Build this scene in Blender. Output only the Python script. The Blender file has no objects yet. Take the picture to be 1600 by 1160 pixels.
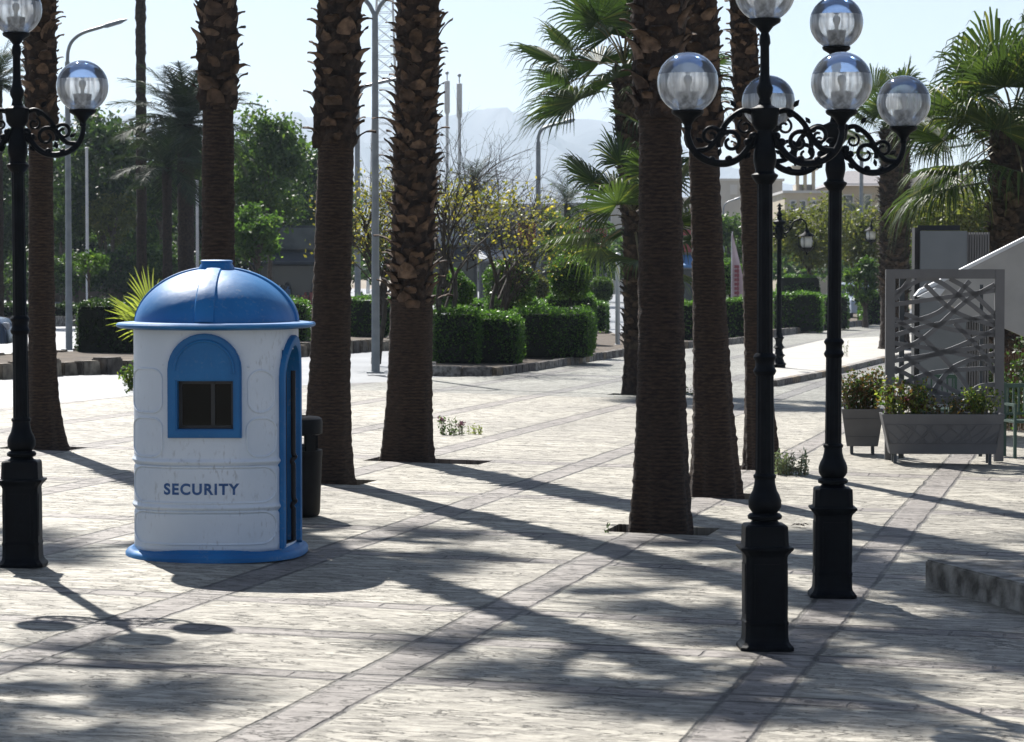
import bpy, bmesh, math, random
import numpy as np
from mathutils import Vector, Matrix, geometry
R = math.radians
rnd = random.Random(7)
rng = np.random.default_rng(11)
S = bpy.context.scene
COL = S.collection

# ------------------------------------------------------------------ camera
F, W0, H0, HC = 4200.0, 1600.0, 1160.0, 2.1
PIT = math.atan((580 - 426) / F)
SL = -0.02                       # the plaza falls gently towards the right
cd = bpy.data.cameras.new("camera"); cam = bpy.data.objects.new("camera", cd); COL.objects.link(cam)
cam.location = (0, 0, HC); cam.rotation_euler = (math.pi / 2 - PIT, 0, 0)
cd.lens = F / W0 * 36; cd.sensor_width = 36; cd.clip_start = 0.5; cd.clip_end = 20000
cd.dof.use_dof = True; cd.dof.focus_distance = 22; cd.dof.aperture_fstop = 9
S.camera = cam
# ------------------------------------------------------------------ world, sun, exposure
SUN_EL, SUN_AZ = R(45.5), R(20.8)      # sun behind the scene, to the left
w = bpy.data.worlds.new("World"); S.world = w; w.use_nodes = True
nt = w.node_tree; bg = nt.nodes['Background']
sky = nt.nodes.new('ShaderNodeTexSky'); sky.sky_type = 'NISHITA'; sky.sun_disc = False
sky.sun_elevation = SUN_EL; sky.sun_rotation = -SUN_AZ
sky.altitude = 0; sky.air_density = 1.0; sky.dust_density = 0.15; sky.ozone_density = 1.6
nt.links.new(sky.outputs[0], bg.inputs[0]); hs = nt.nodes.new('ShaderNodeHueSaturation'); hs.inputs['Saturation'].default_value = .75
tn = nt.nodes.new('ShaderNodeMixRGB'); tn.blend_type = 'MULTIPLY'; tn.inputs[0].default_value = 1; tn.inputs[2].default_value = (.96, .955, 1.07, 1)
nt.links.new(sky.outputs[0], tn.inputs[1]); nt.links.new(tn.outputs[0], hs.inputs['Color']); nt.links.new(hs.outputs[0], bg.inputs[0]); bg.inputs[1].default_value = 0.0505
sd = bpy.data.lights.new("sun", 'SUN'); sd.energy = 5.0; sd.angle = R(0.5); sd.color = (1, .965, .91)
sun = bpy.data.objects.new("sun", sd); COL.objects.link(sun)
sdir = Vector((-math.sin(SUN_AZ) * math.cos(SUN_EL), math.cos(SUN_AZ) * math.cos(SUN_EL), math.sin(SUN_EL)))
sun.rotation_euler = sdir.to_track_quat('Z', 'Y').to_euler(); sun.location = (0, 0, 60)
S.view_settings.view_transform = 'Standard'; S.view_settings.look = 'None'
S.view_settings.exposure = 0.95; S.view_settings.gamma = 1
S.render.engine = 'CYCLES'
try:
    S.cycles.max_bounces = 8; S.cycles.transparent_max_bounces = 12; S.cycles.volume_bounces = 0; S.cycles.volume_step_rate = 1
    S.cycles.caustics_reflective = False; S.cycles.caustics_refractive = False
except Exception: pass

# ------------------------------------------------------------------ places
def gz(x): return SL * max(-30, min(30, x))
def ray(px, py):
    a, b = px - 800, 580 - py
    return Vector((a, F * math.cos(PIT) + b * math.sin(PIT), -F * math.sin(PIT) + b * math.cos(PIT)))
def gp(px, py, dy=0.0):          # ground point seen at a place of the photo
    d = ray(px, py); t = -HC / (d.z - SL * d.x); x = d.x * t; y = d.y * t
    if dy: x *= (y + dy) / y; y += dy
    return Vector((x, y, gz(x)))
def at(px, py, Y):
    d = ray(px, py); t = Y / d.y
    return Vector((d.x * t, Y, HC + d.z * t))
def gat(px, Y):                  # ground point at depth Y under picture column px
    x = (px - 800) * Y / F; return Vector((x, Y, gz(x)))
def ppm(Y): return F / Y

# ------------------------------------------------------------------ object helpers
def tag(o, label=None, cat=None, group=None, kind=None):
    if label: o['label'] = label
    if cat: o['category'] = cat
    if group: o['group'] = group
    if kind: o['kind'] = kind
    return o
def thing(name, loc, label, cat, group=None, rz=0):
    o = bpy.data.objects.new(name, None); COL.objects.link(o); o.location = loc
    o.rotation_euler = (0, 0, rz); o.empty_display_size = .2
    return tag(o, label, cat, group)
def link(name, me, parent=None, loc=None):
    o = bpy.data.objects.new(name, me); COL.objects.link(o)
    if parent: o.parent = parent
    if loc is not None: o.location = loc
    return o
def npmesh(name, V, Fa, mats, smooth=False, mi=None):
    V = np.asarray(V, dtype=np.float32); Fa = np.asarray(Fa, dtype=np.int32)
    me = bpy.data.meshes.new(name); n, k = Fa.shape
    me.vertices.add(len(V)); me.vertices.foreach_set('co', V.ravel())
    me.loops.add(n * k); me.loops.foreach_set('vertex_index', Fa.ravel())
    me.polygons.add(n); me.polygons.foreach_set('loop_start', np.arange(0, n * k, k, dtype=np.int32))
    if mi is not None: me.polygons.foreach_set('material_index', np.asarray(mi, dtype=np.int32))
    if smooth: me.polygons.foreach_set('use_smooth', np.ones(n, dtype=bool))
    me.update(calc_edges=True); me.validate()
    for m in (mats if isinstance(mats, (list, tuple)) else [mats]): me.materials.append(m)
    return me
class MB:
    def __init__(s): s.v = []; s.f = []; s.m = []; s.cur = 0
    def add(s, vs, fs):
        b = len(s.v); s.v += [tuple(v) for v in vs]
        for f in fs: s.f.append(tuple(b + i for i in f)); s.m.append(s.cur)
    def box(s, c, d, rz=0, M=None, taper=1.0):
        x, y, z = d[0] / 2, d[1] / 2, d[2] / 2
        vs = [Vector((a * x * (taper if e > 0 else 1), b * y * (taper if e > 0 else 1), e * z)) for e in (-1, 1) for a, b in ((-1, -1), (1, -1), (1, 1), (-1, 1))]
        T = M if M is not None else Matrix.Rotation(rz, 4, 'Z')
        s.add([T @ v + Vector(c) for v in vs], [(3, 2, 1, 0), (4, 5, 6, 7), (0, 1, 5, 4), (1, 2, 6, 5), (2, 3, 7, 6), (3, 0, 4, 7)])
    def tube(s, pts, r, n=10, cap=True, flat=1.0):
        pts = [Vector(p) for p in pts]; rs = r if isinstance(r, (list, tuple)) else [r] * len(pts)
        t = (pts[1] - pts[0]).normalized(); u = t.orthogonal().normalized(); rings = []; vs = []
        for i, p in enumerate(pts):
            tt = (pts[min(i + 1, len(pts) - 1)] - pts[max(i - 1, 0)]).normalized()
            u = (u - tt * u.dot(tt)); u = u.normalized() if u.length > 1e-6 else tt.orthogonal().normalized()
            q = tt.cross(u)
            for k in range(n):
                a = 2 * math.pi * k / n; vs.append(p + (u * math.cos(a) + q * math.sin(a) * flat) * rs[i])
        fs = [(i * n + k, i * n + (k + 1) % n, (i + 1) * n + (k + 1) % n, (i + 1) * n + k) for i in range(len(pts) - 1) for k in range(n)]
        if cap: fs += [tuple(reversed(range(n))), tuple((len(pts) - 1) * n + k for k in range(n))]
        s.add(vs, fs)
    def lathe(s, prof, n=24, c=(0, 0, 0), sq=None, cap=True, rot=0, sx=1, sy=1):   # prof: (r, z)
        vs = []; c = Vector(c)
        for r, z in prof:
            for k in range(n):
                a = 2 * math.pi * k / n + rot; ca, sa = math.cos(a), math.sin(a)
                g = 1.0 if not sq else 1 / (abs(ca) ** sq + abs(sa) ** sq) ** (1 / sq)
                vs.append(c + Vector((r * g * ca * sx, r * g * sa * sy, z)))
        m = len(prof)
        fs = [(i * n + k, i * n + (k + 1) % n, (i + 1) * n + (k + 1) % n, (i + 1) * n + k) for i in range(m - 1) for k in range(n)]
        if cap: fs += [tuple(reversed(range(n))), tuple((m - 1) * n + k for k in range(n))]
        s.add(vs, fs)
    def prism(s, poly, vec):          # extruded polygon (3-D points)
        vec = Vector(vec); n = len(poly); a = [Vector(p) for p in poly]
        s.add(a + [p + vec for p in a], [tuple(reversed(range(n))), tuple(range(n, 2 * n))] + [(i, (i + 1) % n, n + (i + 1) % n, n + i) for i in range(n)])
    def sphere(s, c, r, n=20, m=12, sz=1.0, z0=-1.0, z1=1.0):
        t0, t1 = math.asin(z0), math.asin(z1)
        s.lathe([(max(r * math.cos(t0 + (t1 - t0) * i / m), 1e-4), r * sz * math.sin(t0 + (t1 - t0) * i / m)) for i in range(m + 1)], n, c)
    def mesh(s, name, mats, smooth=False, bevel=0):
        me = bpy.data.meshes.new(name); me.from_pydata(s.v, [], s.f)
        for m in (mats if isinstance(mats, (list, tuple)) else [mats]): me.materials.append(m)
        for p, i in zip(me.polygons, s.m): p.material_index = i
        bm = bmesh.new(); bm.from_mesh(me); bmesh.ops.recalc_face_normals(bm, faces=bm.faces)
        if bevel:
            ed = [e for e in bm.edges if len(e.link_faces) == 2 and e.calc_face_angle(0) > R(35)]
            bmesh.ops.bevel(bm, geom=ed, offset=bevel, segments=2, affect='EDGES', clamp_overlap=True)
        if smooth:
            for f in bm.faces: f.smooth = True
            for e in bm.edges:
                if len(e.link_faces) == 2 and e.calc_face_angle(0) > R(38): e.smooth = False
        bm.to_mesh(me); bm.free(); return me
    def build(s, name, mats, parent=None, smooth=False, bevel=0, loc=None):
        return link(name, s.mesh(name, mats, smooth, bevel), parent, loc)
def copy_tree(o, parent=None):
    c = o.copy(); COL.objects.link(c)
    if parent: c.parent = parent
    for ch in list(o.children): copy_tree(ch, c)
    return c

# ------------------------------------------------------------------ materials
def mat(name, col, rough=.7, col2=None, scale=3, spec=.5, metal=0, bump=0, bscale=None, stretch=(1, 1, 1), detail=6, lo=.35, hi=.65, coord='Object'):
    m = bpy.data.materials.new(name); m.use_nodes = True; t = m.node_tree; b = t.nodes['Principled BSDF']
    b.inputs['Roughness'].default_value = rough; b.inputs['Metallic'].default_value = metal
    b.inputs['Specular IOR Level'].default_value = spec
    b.inputs['Base Color'].default_value = (*col, 1)
    if col2 or bump:
        tc = t.nodes.new('ShaderNodeTexCoord'); mp = t.nodes.new('ShaderNodeMapping'); mp.inputs['Scale'].default_value = stretch
        t.links.new(tc.outputs[coord], mp.inputs[0])
        nz = t.nodes.new('ShaderNodeTexNoise'); nz.inputs['Scale'].default_value = scale; nz.inputs['Detail'].default_value = detail
        t.links.new(mp.outputs[0], nz.inputs[0])
        if col2:
            cr = t.nodes.new('ShaderNodeValToRGB'); cr.color_ramp.elements[0].position = lo; cr.color_ramp.elements[1].position = hi
            cr.color_ramp.elements[0].color = (*col, 1); cr.color_ramp.elements[1].color = (*col2, 1)
            t.links.new(nz.outputs[0], cr.inputs[0]); t.links.new(cr.outputs[0], b.inputs['Base Color'])
        if bump:
            n2 = t.nodes.new('ShaderNodeTexNoise'); n2.inputs['Scale'].default_value = bscale or scale * 3; n2.inputs['Detail'].default_value = 5
            t.links.new(mp.outputs[0], n2.inputs[0])
            bp = t.nodes.new('ShaderNodeBump'); bp.inputs['Strength'].default_value = 1; bp.inputs['Distance'].default_value = bump
            t.links.new(n2.outputs[0], bp.inputs['Height']); t.links.new(bp.outputs[0], b.inputs['Normal'])
    return m
def leafmat(name, c1, c2, c3=None, trans=.45, rough=.5, tcol=1.8):
    m = bpy.data.materials.new(name); m.use_nodes = True; t = m.node_tree; b = t.nodes['Principled BSDF']; o = t.nodes['Material Output']
    g = t.nodes.new('ShaderNodeNewGeometry'); cr = t.nodes.new('ShaderNodeValToRGB')
    cr.color_ramp.elements[0].color = (*c1, 1); cr.color_ramp.elements[1].color = (*c2, 1)
    if c3:
        e = cr.color_ramp.elements.new(.9); e.color = (*c2, 1); cr.color_ramp.elements[-1].color = (*c3, 1)
    t.links.new(g.outputs['Random Per Island'], cr.inputs[0]); t.links.new(cr.outputs[0], b.inputs['Base Color'])
    b.inputs['Roughness'].default_value = rough; b.inputs['Specular IOR Level'].default_value = .35
    tr = t.nodes.new('ShaderNodeBsdfTranslucent'); mx = t.nodes.new('ShaderNodeMixRGB'); mx.blend_type = 'MULTIPLY'; mx.inputs[0].default_value = 1
    mx.inputs[2].default_value = (tcol * 1.1, tcol * 1.2, tcol * .55, 1)
    t.links.new(cr.outputs[0], mx.inputs[1]); t.links.new(mx.outputs[0], tr.inputs[0])
    ms = t.nodes.new('ShaderNodeMixShader'); ms.inputs[0].default_value = trans
    t.links.new(b.outputs[0], ms.inputs[1]); t.links.new(tr.outputs[0], ms.inputs[2]); t.links.new(ms.outputs[0], o.inputs['Surface'])
    return m
def islandmat(name, cols, rough=.85, bump=.01, bscale=25):
    m = mat(name, cols[0], rough, bump=bump, bscale=bscale, scale=bscale); t = m.node_tree; b = t.nodes['Principled BSDF']
    g = t.nodes.new('ShaderNodeNewGeometry'); cr = t.nodes.new('ShaderNodeValToRGB'); cr.color_ramp.interpolation = 'CONSTANT'
    cr.color_ramp.elements[0].color = (*cols[0], 1); cr.color_ramp.elements[1].position = 1 / len(cols); cr.color_ramp.elements[1].color = (*cols[1], 1)
    for i in range(2, len(cols)):
        e = cr.color_ramp.elements.new(i / len(cols)); e.color = (*cols[i], 1)
    t.links.new(g.outputs['Random Per Island'], cr.inputs[0])
    tc = t.nodes.new('ShaderNodeTexCoord'); nz = t.nodes.new('ShaderNodeTexNoise'); nz.inputs['Scale'].default_value = bscale * .5; nz.inputs['Detail'].default_value = 6; t.links.new(tc.outputs['Object'], nz.inputs[0])
    c2 = t.nodes.new('ShaderNodeValToRGB'); c2.color_ramp.elements[0].position = .36; c2.color_ramp.elements[0].color = (.35, .33, .32, 1); c2.color_ramp.elements[1].position = .66; c2.color_ramp.elements[1].color = (1.25, 1.25, 1.25, 1)
    mx = t.nodes.new('ShaderNodeMixRGB'); mx.blend_type = 'MULTIPLY'; mx.inputs[0].default_value = 1; t.links.new(nz.outputs[0], c2.inputs[0]); t.links.new(cr.outputs[0], mx.inputs[1]); t.links.new(c2.outputs[0], mx.inputs[2]); t.links.new(mx.outputs[0], b.inputs['Base Color'])
    return m
M = {}
M['soil'] = mat('soil', (.05, .033, .02), .95, (.11, .075, .045), 8, bump=.03)
M['terrain'] = mat('terrain', (.22, .18, .13), .95, (.30, .25, .19), .15, bump=.02, bscale=2)
M['bed'] = mat('bed_soil', (.055, .042, .03), .95, (.12, .09, .06), 2, bump=.04, bscale=8)
M['concrete'] = mat('weathered_concrete', (.09, .08, .065), .9, (.36, .335, .29), 7, bump=.012, bscale=30, detail=9)
M['kerb'] = islandmat('kerb_stone', [(.2, .18, .16), (.3, .28, .25), (.12, .1, .09), (.26, .2, .13), (.22, .2, .18)])
M['rock'] = islandmat('rock_edging', [(.2, .17, .13), (.3, .26, .2), (.14, .12, .1), (.24, .2, .15)], bump=.03, bscale=8)
M['iron'] = mat('black_cast_iron', (.003, .004, .006), .5, (.006, .008, .011), 12, bump=.0015, bscale=60, spec=.1)
M['galv'] = mat('galvanised_steel', (.20, .22, .235), .5, (.27, .29, .30), 4, metal=.3)
M['pale_pole'] = mat('pale_painted_pole', (.5, .52, .52), .5, (.62, .63, .62), 4)
M['white'] = mat('white_paint', (.62, .64, .66), .5, (.75, .76, .77), 3)
M['trunk'] = None
# ------------------------------------------------------------------ paving material
TH = math.atan(935 / F)
cu, su = math.cos(TH), math.sin(TH)
def U(p): return p.x * cu - p.y * su
def Vv(p): return p.x * su + p.y * cu
def fromuv(u, v): 
    x = u * cu + v * su; y = -u * su + v * cu
    return Vector((x, y, gz(x)))
us = [U(gp(380, 930 - 8)), U(gp(862, 931)), U(gp(1345, 940))]
DU = (us[2] - us[0]) / 2; U0 = us[2] - 5 * DU
WS = .29
strips_px = [((900, 836), (900, 842)), ((520, 939), (520, 947)), ((800, 1001), (800, 1011)), ((400, 1045), (400, 1056)), ((550, 861), (550, 867)), ((150, 748), (150, 753)), ((1400, 741), (1400, 746)), ((1400, 600), (1400, 603))]
lines_px = [(700, 616), (880, 689), (880, 739), (680, 771), (100, 787), (1400, 780), (1400, 805), (1400, 838), (100, 692), (130, 673), (1100, 585), (1100, 562)]
def paving():
    m = bpy.data.materials.new('stamped_paving'); m.use_nodes = True; t = m.node_tree; N = t.nodes; L = t.links; b = N['Principled BSDF']
    def mth(op, a, c=None, d=None):
        n = N.new('ShaderNodeMath'); n.operation = op
        for i, q in enumerate((a, c, d)):
            if q is None: continue
            if isinstance(q, (int, float)): n.inputs[i].default_value = q
            else: L.new(q, n.inputs[i])
        return n.outputs[0]
    def mix(f, a, c, mode='MIX'):
        n = N.new('ShaderNodeMixRGB'); n.blend_type = mode
        for i, q in enumerate((f, a, c)):
            if isinstance(q, (int, float)): n.inputs[i].default_value = q
            elif isinstance(q, tuple): n.inputs[i].default_value = (*q, 1)
            else: L.new(q, n.inputs[i])
        return n.outputs[0]
    def noise(vec, s, det=5, rough=.55, dist=0):
        n = N.new('ShaderNodeTexNoise'); n.inputs['Scale'].default_value = s; n.inputs['Detail'].default_value = det
        n.inputs['Roughness'].default_value = rough; n.inputs['Distortion'].default_value = dist; L.new(vec, n.inputs['Vector']); return n.outputs[0]
    def ss(x, a, c):
        n = N.new('ShaderNodeMapRange'); n.interpolation_type = 'SMOOTHSTEP'; L.new(x, n.inputs[0])
        n.inputs[1].default_value = a; n.inputs[2].default_value = c; return n.outputs[0]
    g = N.new('ShaderNodeNewGeometry'); sp = N.new('ShaderNodeSeparateXYZ'); L.new(g.outputs['Position'], sp.inputs[0])
    x, y = sp.outputs[0], sp.outputs[1]
    u = mth('SUBTRACT', mth('MULTIPLY', x, cu), mth('MULTIPLY', y, su))
    v = mth('ADD', mth('MULTIPLY', x, su), mth('MULTIPLY', y, cu))
    pos = N.new('ShaderNodeCombineXYZ'); L.new(u, pos.inputs[0]); L.new(v, pos.inputs[1]); P = pos.outputs[0]
    wob = mth('MULTIPLY', mth('SUBTRACT', noise(P, 2.2, 3), .5), .05); wob2 = mth('MULTIPLY', mth('SUBTRACT', noise(P, 14, 3), .5), .02)
    wb = mth('ADD', wob, wob2); uw = mth('ADD', u, wb); vw = mth('ADD', v, wb)
    um = mth('FLOORED_MODULO', mth('SUBTRACT', uw, U0 - WS), DU)
    su_ = mth('LESS_THAN', um, WS)                      # in a long strip
    d1 = mth('MINIMUM', um, mth('SUBTRACT', DU, um)); d2 = mth('ABSOLUTE', mth('SUBTRACT', um, WS)); du = mth('MINIMUM', d1, d2)
    sv = None; dv = None
    for a, c in strips_px:
        v1, v2 = Vv(gp(*c)), Vv(gp(*a)); mid, hw = (v1 + v2) / 2, max(abs(v2 - v1) / 2, .1)
        q = mth('ABSOLUTE', mth('SUBTRACT', vw, mid)); i = mth('LESS_THAN', q, hw); e = mth('ABSOLUTE', mth('SUBTRACT', q, hw))
        sv = i if sv is None else mth('MAXIMUM', sv, i); dv = e if dv is None else mth('MINIMUM', dv, e)
    for a in lines_px:
        dv = mth('MINIMUM', dv, mth('ABSOLUTE', mth('SUBTRACT', vw, Vv(gp(*a)))))
    dvs = dv
    strip = mth('MAXIMUM', su_, sv)
    # small joints across the strips
    jv = mth('PINGPONG', mth('ADD', vw, 7), .19); ju = mth('PINGPONG', mth('ADD', uw, 7), .16)
    jn1 = mth('MULTIPLY', mth('SUBTRACT', 1, ss(jv, .004, .012)), su_); jn2 = mth('MULTIPLY', mth('SUBTRACT', 1, ss(ju, .003, .012)), sv)
    gaps = ss(noise(P, 3, 2), .42, .6)
    jn = mth('MULTIPLY', mth('MAXIMUM', mth('MULTIPLY', jn1, .55), jn2), gaps)
    gw = ss(noise(P, 1.3, 3), .35, .65)                # groove strength varies along its run
    gu = mth('SUBTRACT', 1, ss(du, .007, .026)); gv = mth('MULTIPLY', mth('SUBTRACT', 1, ss(dv, .012, .04)), mth('ADD', .35, mth('MULTIPLY', gw, .65)))
    groove = mth('MAXIMUM', mth('MAXIMUM', mth('MULTIPLY', gu, mth('ADD', .5, mth('MULTIPLY', gw, .5))), gv), mth('MULTIPLY', jn, .8))
    # slate-like stamped relief
    mp = N.new('ShaderNodeMapping'); mp.inputs['Scale'].default_value = (1, 2.2, 1); L.new(P, mp.inputs[0])
    n1 = noise(mp.outputs[0], 5, 8, .62, .6); n2 = noise(mp.outputs[0], 22, 6, .6, .3); n3 = noise(P, .35, 4)
    nc = noise(mp.outputs[0], 2.4, 2, .5, 1.2)
    ridge = mth('ABSOLUTE', mth('SUBTRACT', n1, .5)); crack = mth('SUBTRACT', 1, ss(ridge, .0, .026))
    crack = mth('MULTIPLY', crack, ss(nc, .44, .56))
    vr = N.new('ShaderNodeTexVoronoi'); vr.feature = 'DISTANCE_TO_EDGE'; vr.inputs['Scale'].default_value = 3.1
    jit = N.new('ShaderNodeVectorMath'); jit.operation = 'ADD'; nv = N.new('ShaderNodeTexNoise'); nv.inputs['Scale'].default_value = 3; nv.inputs['Detail'].default_value = 5; L.new(P, nv.inputs[0])
    sc = N.new('ShaderNodeVectorMath'); sc.operation = 'SCALE'; sc.inputs[3].default_value = .35; L.new(nv.outputs[1], sc.inputs[0]); L.new(P, jit.inputs[0]); L.new(sc.outputs[0], jit.inputs[1]); L.new(jit.outputs[0], vr.inputs[0])
    vcr = mth('MULTIPLY', mth('SUBTRACT', 1, ss(vr.outputs[0], .0, .03)), mth('SUBTRACT', 1, strip))
    vcr = mth('MULTIPLY', vcr, ss(noise(P, 1.9, 3), .45, .6))
    cr = N.new('ShaderNodeValToRGB'); ce = cr.color_ramp.elements; ce[0].position = .3; ce[0].color = (.165, .15, .12, 1); ce[1].position = .62; ce[1].color = (.50, .468, .392, 1)
    L.new(n1, cr.inputs[0])
    cs = N.new('ShaderNodeValToRGB'); ce = cs.color_ramp.elements; ce[0].position = .3; ce[0].color = (.17, .15, .135, 1); ce[1].position = .65; ce[1].color = (.33, .30, .275, 1)
    L.new(n1, cs.inputs[0])
    c = mix(strip, cr.outputs[0], cs.outputs[0])
    big = N.new('ShaderNodeValToRGB'); ce = big.color_ramp.elements; ce[0].position = .35; ce[0].color = (.70, .69, .68, 1); ce[1].position = .7; ce[1].color = (1.06, 1.05, 1.02, 1); L.new(n3, big.inputs[0])
    c = mix(1.0, c, big.outputs[0], 'MULTIPLY')
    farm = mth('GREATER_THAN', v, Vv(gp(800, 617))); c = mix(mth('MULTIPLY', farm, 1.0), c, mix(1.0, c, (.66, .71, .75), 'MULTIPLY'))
    mp3 = N.new('ShaderNodeMapping'); mp3.inputs['Scale'].default_value = (1, 3.0, 1); L.new(P, mp3.inputs[0]); sk = ss(noise(mp3.outputs[0], 9, 7, .7, .8), .53, .66); c = mix(mth('MULTIPLY', sk, .85), c, (.10, .09, .07))
    c = mix(mth('MULTIPLY', mth('MAXIMUM', crack, mth('MULTIPLY', vcr, .3))    , .9), c, (.07, .06, .045))
    st = ss(noise(P, 60, 3), .66, .76); c = mix(mth('MULTIPLY', st, .5), c, (.12, .1, .08))
    c = mix(mth('MULTIPLY', groove, .92), c, (.03, .026, .022))
    L.new(c, b.inputs['Base Color']); b.inputs['Roughness'].default_value = .62; b.inputs['Specular IOR Level'].default_value = .35
    h = mth('ADD', mth('MULTIPLY', n1, .030), mth('MULTIPLY', n2, .010)); h = mth('SUBTRACT', h, mth('MULTIPLY', groove, .022)); h = mth('SUBTRACT', h, mth('MULTIPLY', crack, .012))
    bp = N.new('ShaderNodeBump'); bp.inputs['Distance'].default_value = 1.0; bp.inputs['Strength'].default_value = .9; L.new(h, bp.inputs['Height']); L.new(bp.outputs[0], b.inputs['Normal'])
    return m
M['paving'] = paving()
M['asphalt'] = mat('asphalt', (.11, .12, .13), .5, (.18, .19, .2), .5, bump=.006, bscale=30, spec=.6)
M['far_paving'] = mat('pale_far_paving', (.34, .32, .28), .6, (.44, .42, .37), 1.2, bump=.008, bscale=12)

# ------------------------------------------------------------------ ground
PITS = {}
def pit(key, px, py, hw=.43, du=0, dv=0):
    p = gp(px, py); u, v = U(p) + du, Vv(p) + dv
    PITS[key] = (u - hw, u + hw, v - hw * .8, v + hw * .8)
def polypx(pts): return [gp(*p) for p in pts]
def sheet(name, pts, m, z, side=0, holes=()):
    """flat sheet following the fall of the ground, z above it, with an optional edge going down"""
    o = [Vector((p.x, p.y, gz(p.x) + z)) for p in pts]; hs = [[Vector((p.x, p.y, gz(p.x) + z)) for p in h] for h in holes]
    loops = [o] + hs; tris = geometry.tessellate_polygon([[Vector((p.x, p.y, 0)) for p in l] for l in loops])
    allv = [p for l in loops for p in l]; mb = MB(); mb.add(allv, [tuple(t) for t in tris])
    if side:
        for l in loops:
            n = len(l); mb.add(l + [p - Vector((0, 0, side)) for p in l], [(i, (i + 1) % n, n + (i + 1) % n, n + i) for i in range(n)])
    me = bpy.data.meshes.new(name); me.from_pydata(mb.v, [], mb.f); me.materials.append(m)
    bm = bmesh.new(); bm.from_mesh(me); bm.normal_update()
    for f in bm.faces:
        if abs(f.normal.z) > .5 and f.normal.z < 0: f.normal_flip()
    bm.to_mesh(me); bm.free()
    return tag(link(name, me), kind='structure')
PALMS = dict(a=(66, 700), b=(340, 800), c=(510, 752), d=(638, 719), e=(1035, 828), f=(1120, 774), g=(1190, 732), h=(990, 617))
for k, (px, py) in PALMS.items(): pit(k, px, py)
u0, u1, v0, v1 = PITS['d']; PITS['d'] = (u0, u1 + .45, v0, v1)
# wide ground to the horizon
mb = MB(); xs = [-6000, -30, 30, 6000]; ys = [-40, 0, 60, 200, 8000]
vs = [(x, y, gz(x) - .16) for y in ys for x in xs]; nx = len(xs)
mb.add(vs, [(j * nx + i, j * nx + i + 1, (j + 1) * nx + i + 1, (j + 1) * nx + i) for j in range(len(ys) - 1) for i in range(nx - 1)])
tag(mb.build('ground', M['terrain']), kind='structure')
# plaza
edge = polypx([(-60, 641), (0, 638), (215, 618), (430, 604), (600, 597), (680, 590), (770, 588), (840, 579), (985, 556), (1065, 546), (1165, 537), (1200, 528), (1290, 517), (1380, 506), (1700, 500)])
plaza = [Vector((29, -8, 0)), Vector((29, 60, 0))]
far = [p for p in edge]
plaza_poly = [Vector((-29, -8, 0)), Vector((29, -8, 0)), Vector((29, far[-1].y, 0))] + list(reversed(far)) + [Vector((-29, far[0].y, 0))]
holes = [[fromuv(a, c), fromuv(b, c), fromuv(b, d), fromuv(a, d)] for a, b, c, d in PITS.values()]
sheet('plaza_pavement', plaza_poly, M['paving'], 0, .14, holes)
for a, b, c, d in PITS.values():
    q = [fromuv(a - .02, c - .02), fromuv(b + .02, c - .02), fromuv(b + .02, d + .02), fromuv(a - .02, d + .02)]
    sheet('tree_pit_soil', q, M['soil'], -.07)
# roads
def wp(*pts): return [Vector((x, y, 0)) for x, y in pts]
sheet('road', wp((-29.5, 30), (29.5, 30), (29.5, 300), (-29.5, 300)), M['asphalt'], -.05)
# ------------------------------------------------------------------ fan palms
def trunkmat():
    m = mat('palm_trunk_fibre', (.017, .011, .008), .95, (.088, .056, .039), 9, stretch=(1.6, 1.6, 7), lo=.3, hi=.75, bump=.03, bscale=16)
    t = m.node_tree; N = t.nodes; L = t.links; b = N['Principled BSDF']; old = b.inputs['Base Color'].links[0].from_socket
    tc = N.new('ShaderNodeTexCoord'); wv = N.new('ShaderNodeTexWave'); wv.bands_direction = 'Z'; wv.inputs['Scale'].default_value = 9
    wv.inputs['Distortion'].default_value = 2.6; wv.inputs['Detail'].default_value = 3; wv.inputs['Detail Scale'].default_value = 2.5
    L.new(tc.outputs['Object'], wv.inputs[0]); mx = N.new('ShaderNodeMixRGB'); mx.blend_type = 'MULTIPLY'; mx.inputs[0].default_value = .45
    cr = N.new('ShaderNodeValToRGB'); cr.color_ramp.elements[0].color = (.35, .35, .35, 1); cr.color_ramp.elements[1].color = (1.25, 1.2, 1.1, 1)
    L.new(wv.outputs[0], cr.inputs[0]); L.new(old, mx.inputs[1]); L.new(cr.outputs[0], mx.inputs[2]); L.new(mx.outputs[0], b.inputs['Base Color'])
    return m
M['trunk'] = trunkmat()
M['boot'] = islandmat('dry_leaf_bases', [(.075, .047, .032), (.12, .077, .052), (.05, .032, .023), (.17, .112, .076), (.09, .058, .04)], .85, bump=.02, bscale=22)
M['boot_dark'] = islandmat('dark_leaf_bases', [(.05, .036, .026), (.08, .056, .04), (.035, .026, .02), (.10, .07, .048), (.06, .044, .03)], .9, bump=.02, bscale=22)
M['boot_core'] = mat('dark_trunk_fibre', (.016, .011, .009), .95, (.05, .033, .024), 14, bump=.04, bscale=22)
M['frond'] = leafmat('fan_frond_green', (.018, .036, .014), (.045, .075, .024), (.10, .11, .035), trans=.25, rough=.5)
M['frond_far'] = leafmat('fan_frond_far_green', (.022, .040, .016), (.06, .09, .028), (.17, .17, .05), trans=.28, rough=.5)
M['dry'] = leafmat('dry_fronds', (.10, .075, .03), (.17, .13, .055), trans=.3, rough=.8, tcol=1.2)
M['petiole'] = mat('petiole', (.10, .10, .035), .5, (.17, .12, .05), 3)

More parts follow.
